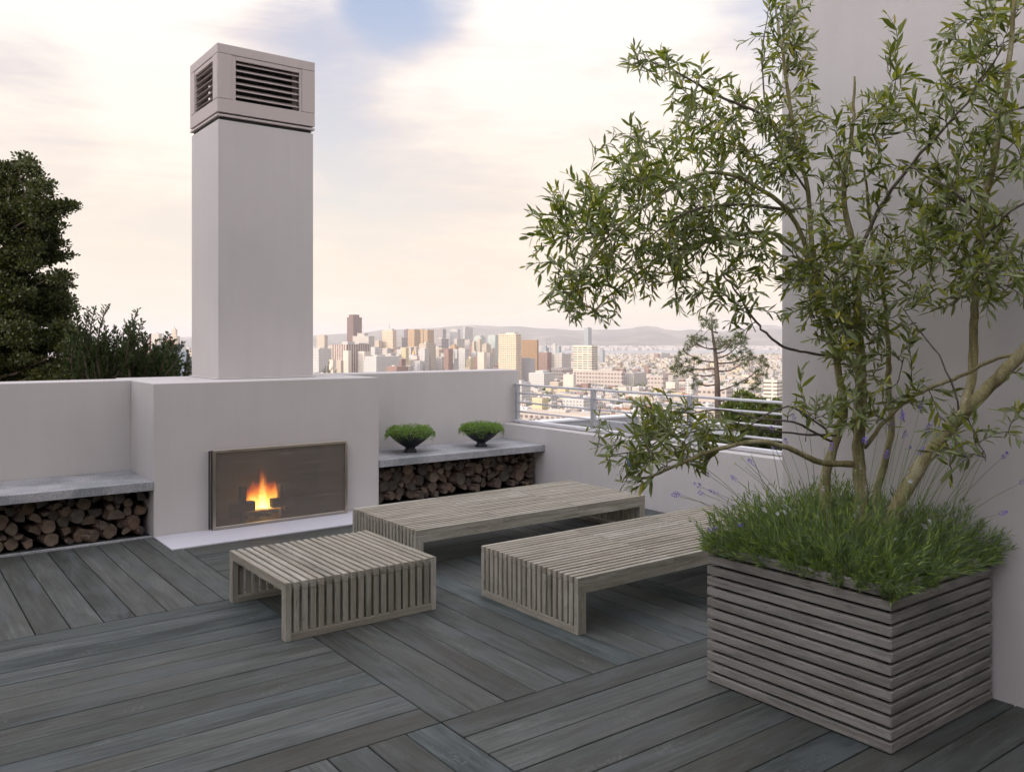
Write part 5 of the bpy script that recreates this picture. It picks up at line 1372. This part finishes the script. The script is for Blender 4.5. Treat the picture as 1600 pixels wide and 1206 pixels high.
cb=nd(nt,'CombineXYZ'); nt.links.new(mth(nt,'DIVIDE',sp.outputs[0],zc),cb.inputs[0]); nt.links.new(mth(nt,'DIVIDE',sp.outputs[1],zc),cb.inputs[1]); nt.links.new(mth(nt,'MULTIPLY',sp.outputs[2],1.5),cb.inputs[2])
cv=cb.outputs[0]
n1=noisef(nt,cv,.62,7,.58,.5); n2=noisef(nt,cv,1.7,6,.6,.8)
def dirmask(px,py,cosin,cosout):
    d=P(px,py,1)-Vector((0,0,EYE)); d.normalize()
    v=nd(nt,'VectorMath',operation='DOT_PRODUCT'); nt.links.new(co,v.inputs[0]); v.inputs[1].default_value=d
    r=nd(nt,'MapRange'); r.interpolation_type='SMOOTHSTEP'; nt.links.new(v.outputs['Value'],r.inputs[0]); r.inputs[1].default_value=cosout; r.inputs[2].default_value=cosin; return r.outputs[0]
cover=mth(nt,'ADD',mth(nt,'MULTIPLY',n1,.75),mth(nt,'MULTIPLY',n2,.35))
cover=mth(nt,'SUBTRACT',cover,mth(nt,'MULTIPLY',dirmask(650,-25,math.cos(.015),math.cos(.10)),.30))
cover=mth(nt,'SUBTRACT',cover,mth(nt,'MULTIPLY',dirmask(520,20,math.cos(.02),math.cos(.12)),.12))
cover=mth(nt,'ADD',cover,mth(nt,'MULTIPLY',dirmask(130,90,math.cos(.05),math.cos(.24)),.22))
cover=mth(nt,'ADD',cover,mth(nt,'MULTIPLY',dirmask(860,190,math.cos(.05),math.cos(.26)),.20))
cmask=nd(nt,'MapRange'); cmask.interpolation_type='SMOOTHSTEP'; nt.links.new(cover,cmask.inputs[0]); cmask.inputs[1].default_value=.36; cmask.inputs[2].default_value=.66
# clouds: warm white tops, grey mauve thin parts
streak=noisef(nt,co,1.0,5,.6,.4,sx=(2.2,2.2,17))
cover=mth(nt,'ADD',cover,mth(nt,'MULTIPLY',mth(nt,'SUBTRACT',streak,.5),.75))
tone=cover
for (mx_,my_,mr_,ms_) in ((150,350,.15,.17),(30,190,.10,.15),(640,310,.18,.15),(450,110,.12,.12),(900,230,.12,.05),(20,30,.08,.08)):
    tone=mth(nt,'SUBTRACT',tone,mth(nt,'MULTIPLY',dirmask(mx_,my_,math.cos(.01),math.cos(mr_)),ms_))
ccol=ramp(nt,tone,[(.34,(.60,.61,.72)),(.48,(.77,.73,.77)),(.60,(.95,.90,.87)),(.71,(1.02,1.0,.97))])
vb=nd(nt,'VectorMath',operation='MULTIPLY'); nt.links.new(ccol,vb.inputs[0]); vb.inputs[1].default_value=(10.6,10.4,10.4); ccol=vb.outputs[0]
K={}
skyc=mixc(nt,cmask.outputs[0],mixc(nt,1.0,sky.outputs[0],(3.0,3.4,4.8),'ADD'),ccol)
# low warm veil near the horizon (thin high haze layer lit by the low sun)
hz=nd(nt,'MapRange'); hz.interpolation_type='SMOOTHSTEP'; nt.links.new(sp.outputs[2],hz.inputs[0]); hz.inputs[1].default_value=.42; hz.inputs[2].default_value=.0
veil=mixc(nt,mth(nt,'MULTIPLY',hz.outputs[0],.80),skyc,(10.9,9.4,7.3))
gl=nd(nt,'VectorMath',operation='DOT_PRODUCT'); nt.links.new(co,gl.inputs[0]); gl.inputs[1].default_value=sdir
g1=nd(nt,'MapRange'); g1.interpolation_type='SMOOTHSTEP'; nt.links.new(gl.outputs['Value'],g1.inputs[0]); g1.inputs[1].default_value=.2; g1.inputs[2].default_value=1.0
g2=nd(nt,'MapRange'); g2.interpolation_type='SMOOTHSTEP'; nt.links.new(sp.outputs[2],g2.inputs[0]); g2.inputs[1].default_value=.45; g2.inputs[2].default_value=.85
gf=mth(nt,'ADD',1.0,mth(nt,'ADD',mth(nt,'MULTIPLY',g1.outputs[0],2.2),mth(nt,'MULTIPLY',g2.outputs[0],1.25)))
vm=nd(nt,'VectorMath',operation='SCALE'); nt.links.new(veil,vm.inputs[0]); nt.links.new(gf,vm.inputs[3]); veil=vm.outputs[0]
nt.links.new(veil,bg.inputs[0]); bg.inputs[1].default_value=.1; nt.links.new(bg.outputs[0],out.inputs[0])
# air
def haze():
    v,nt,bs,out=newmat('air'); nt.nodes.remove(bs)
    pv=nd(nt,'VolumePrincipled'); pv.inputs['Color'].default_value=(.90,.855,.855,1); pv.inputs['Density'].default_value=HAZE; pv.inputs['Anisotropy'].default_value=.2
    nt.links.new(pv.outputs[0],out.inputs['Volume'])
    mb=MB(); S=30500
    c=Fv*13000
    M4=Matrix.Translation((c.x,c.y,0))@Matrix.Rotation(TH,4,'Z')
    mb.box((-15500,-33000,CITYZ-30),(21500,33000,420),M=M4); o=mb.build('haze',v); tag(o,kind='stuff')
HAZE=5.5e-5
haze()
sc=bpy.context.scene
cam=bpy.data.cameras.new('camera'); co_=bpy.data.objects.new('camera',cam); C.objects.link(co_); sc.camera=co_
cam.sensor_width=36; cam.lens=36*FP/1600; cam.shift_y=-(603-HY)/1600; cam.clip_start=.1; cam.clip_end=90000
co_.location=(0,0,EYE); co_.rotation_euler=(PI/2,0,TH-PI/2)
sc.view_settings.view_transform='Standard'; sc.view_settings.look='None'; sc.view_settings.exposure=0; sc.view_settings.gamma=1
sc.cycles.max_bounces=8; sc.cycles.transparent_max_bounces=12; sc.cycles.volume_bounces=1
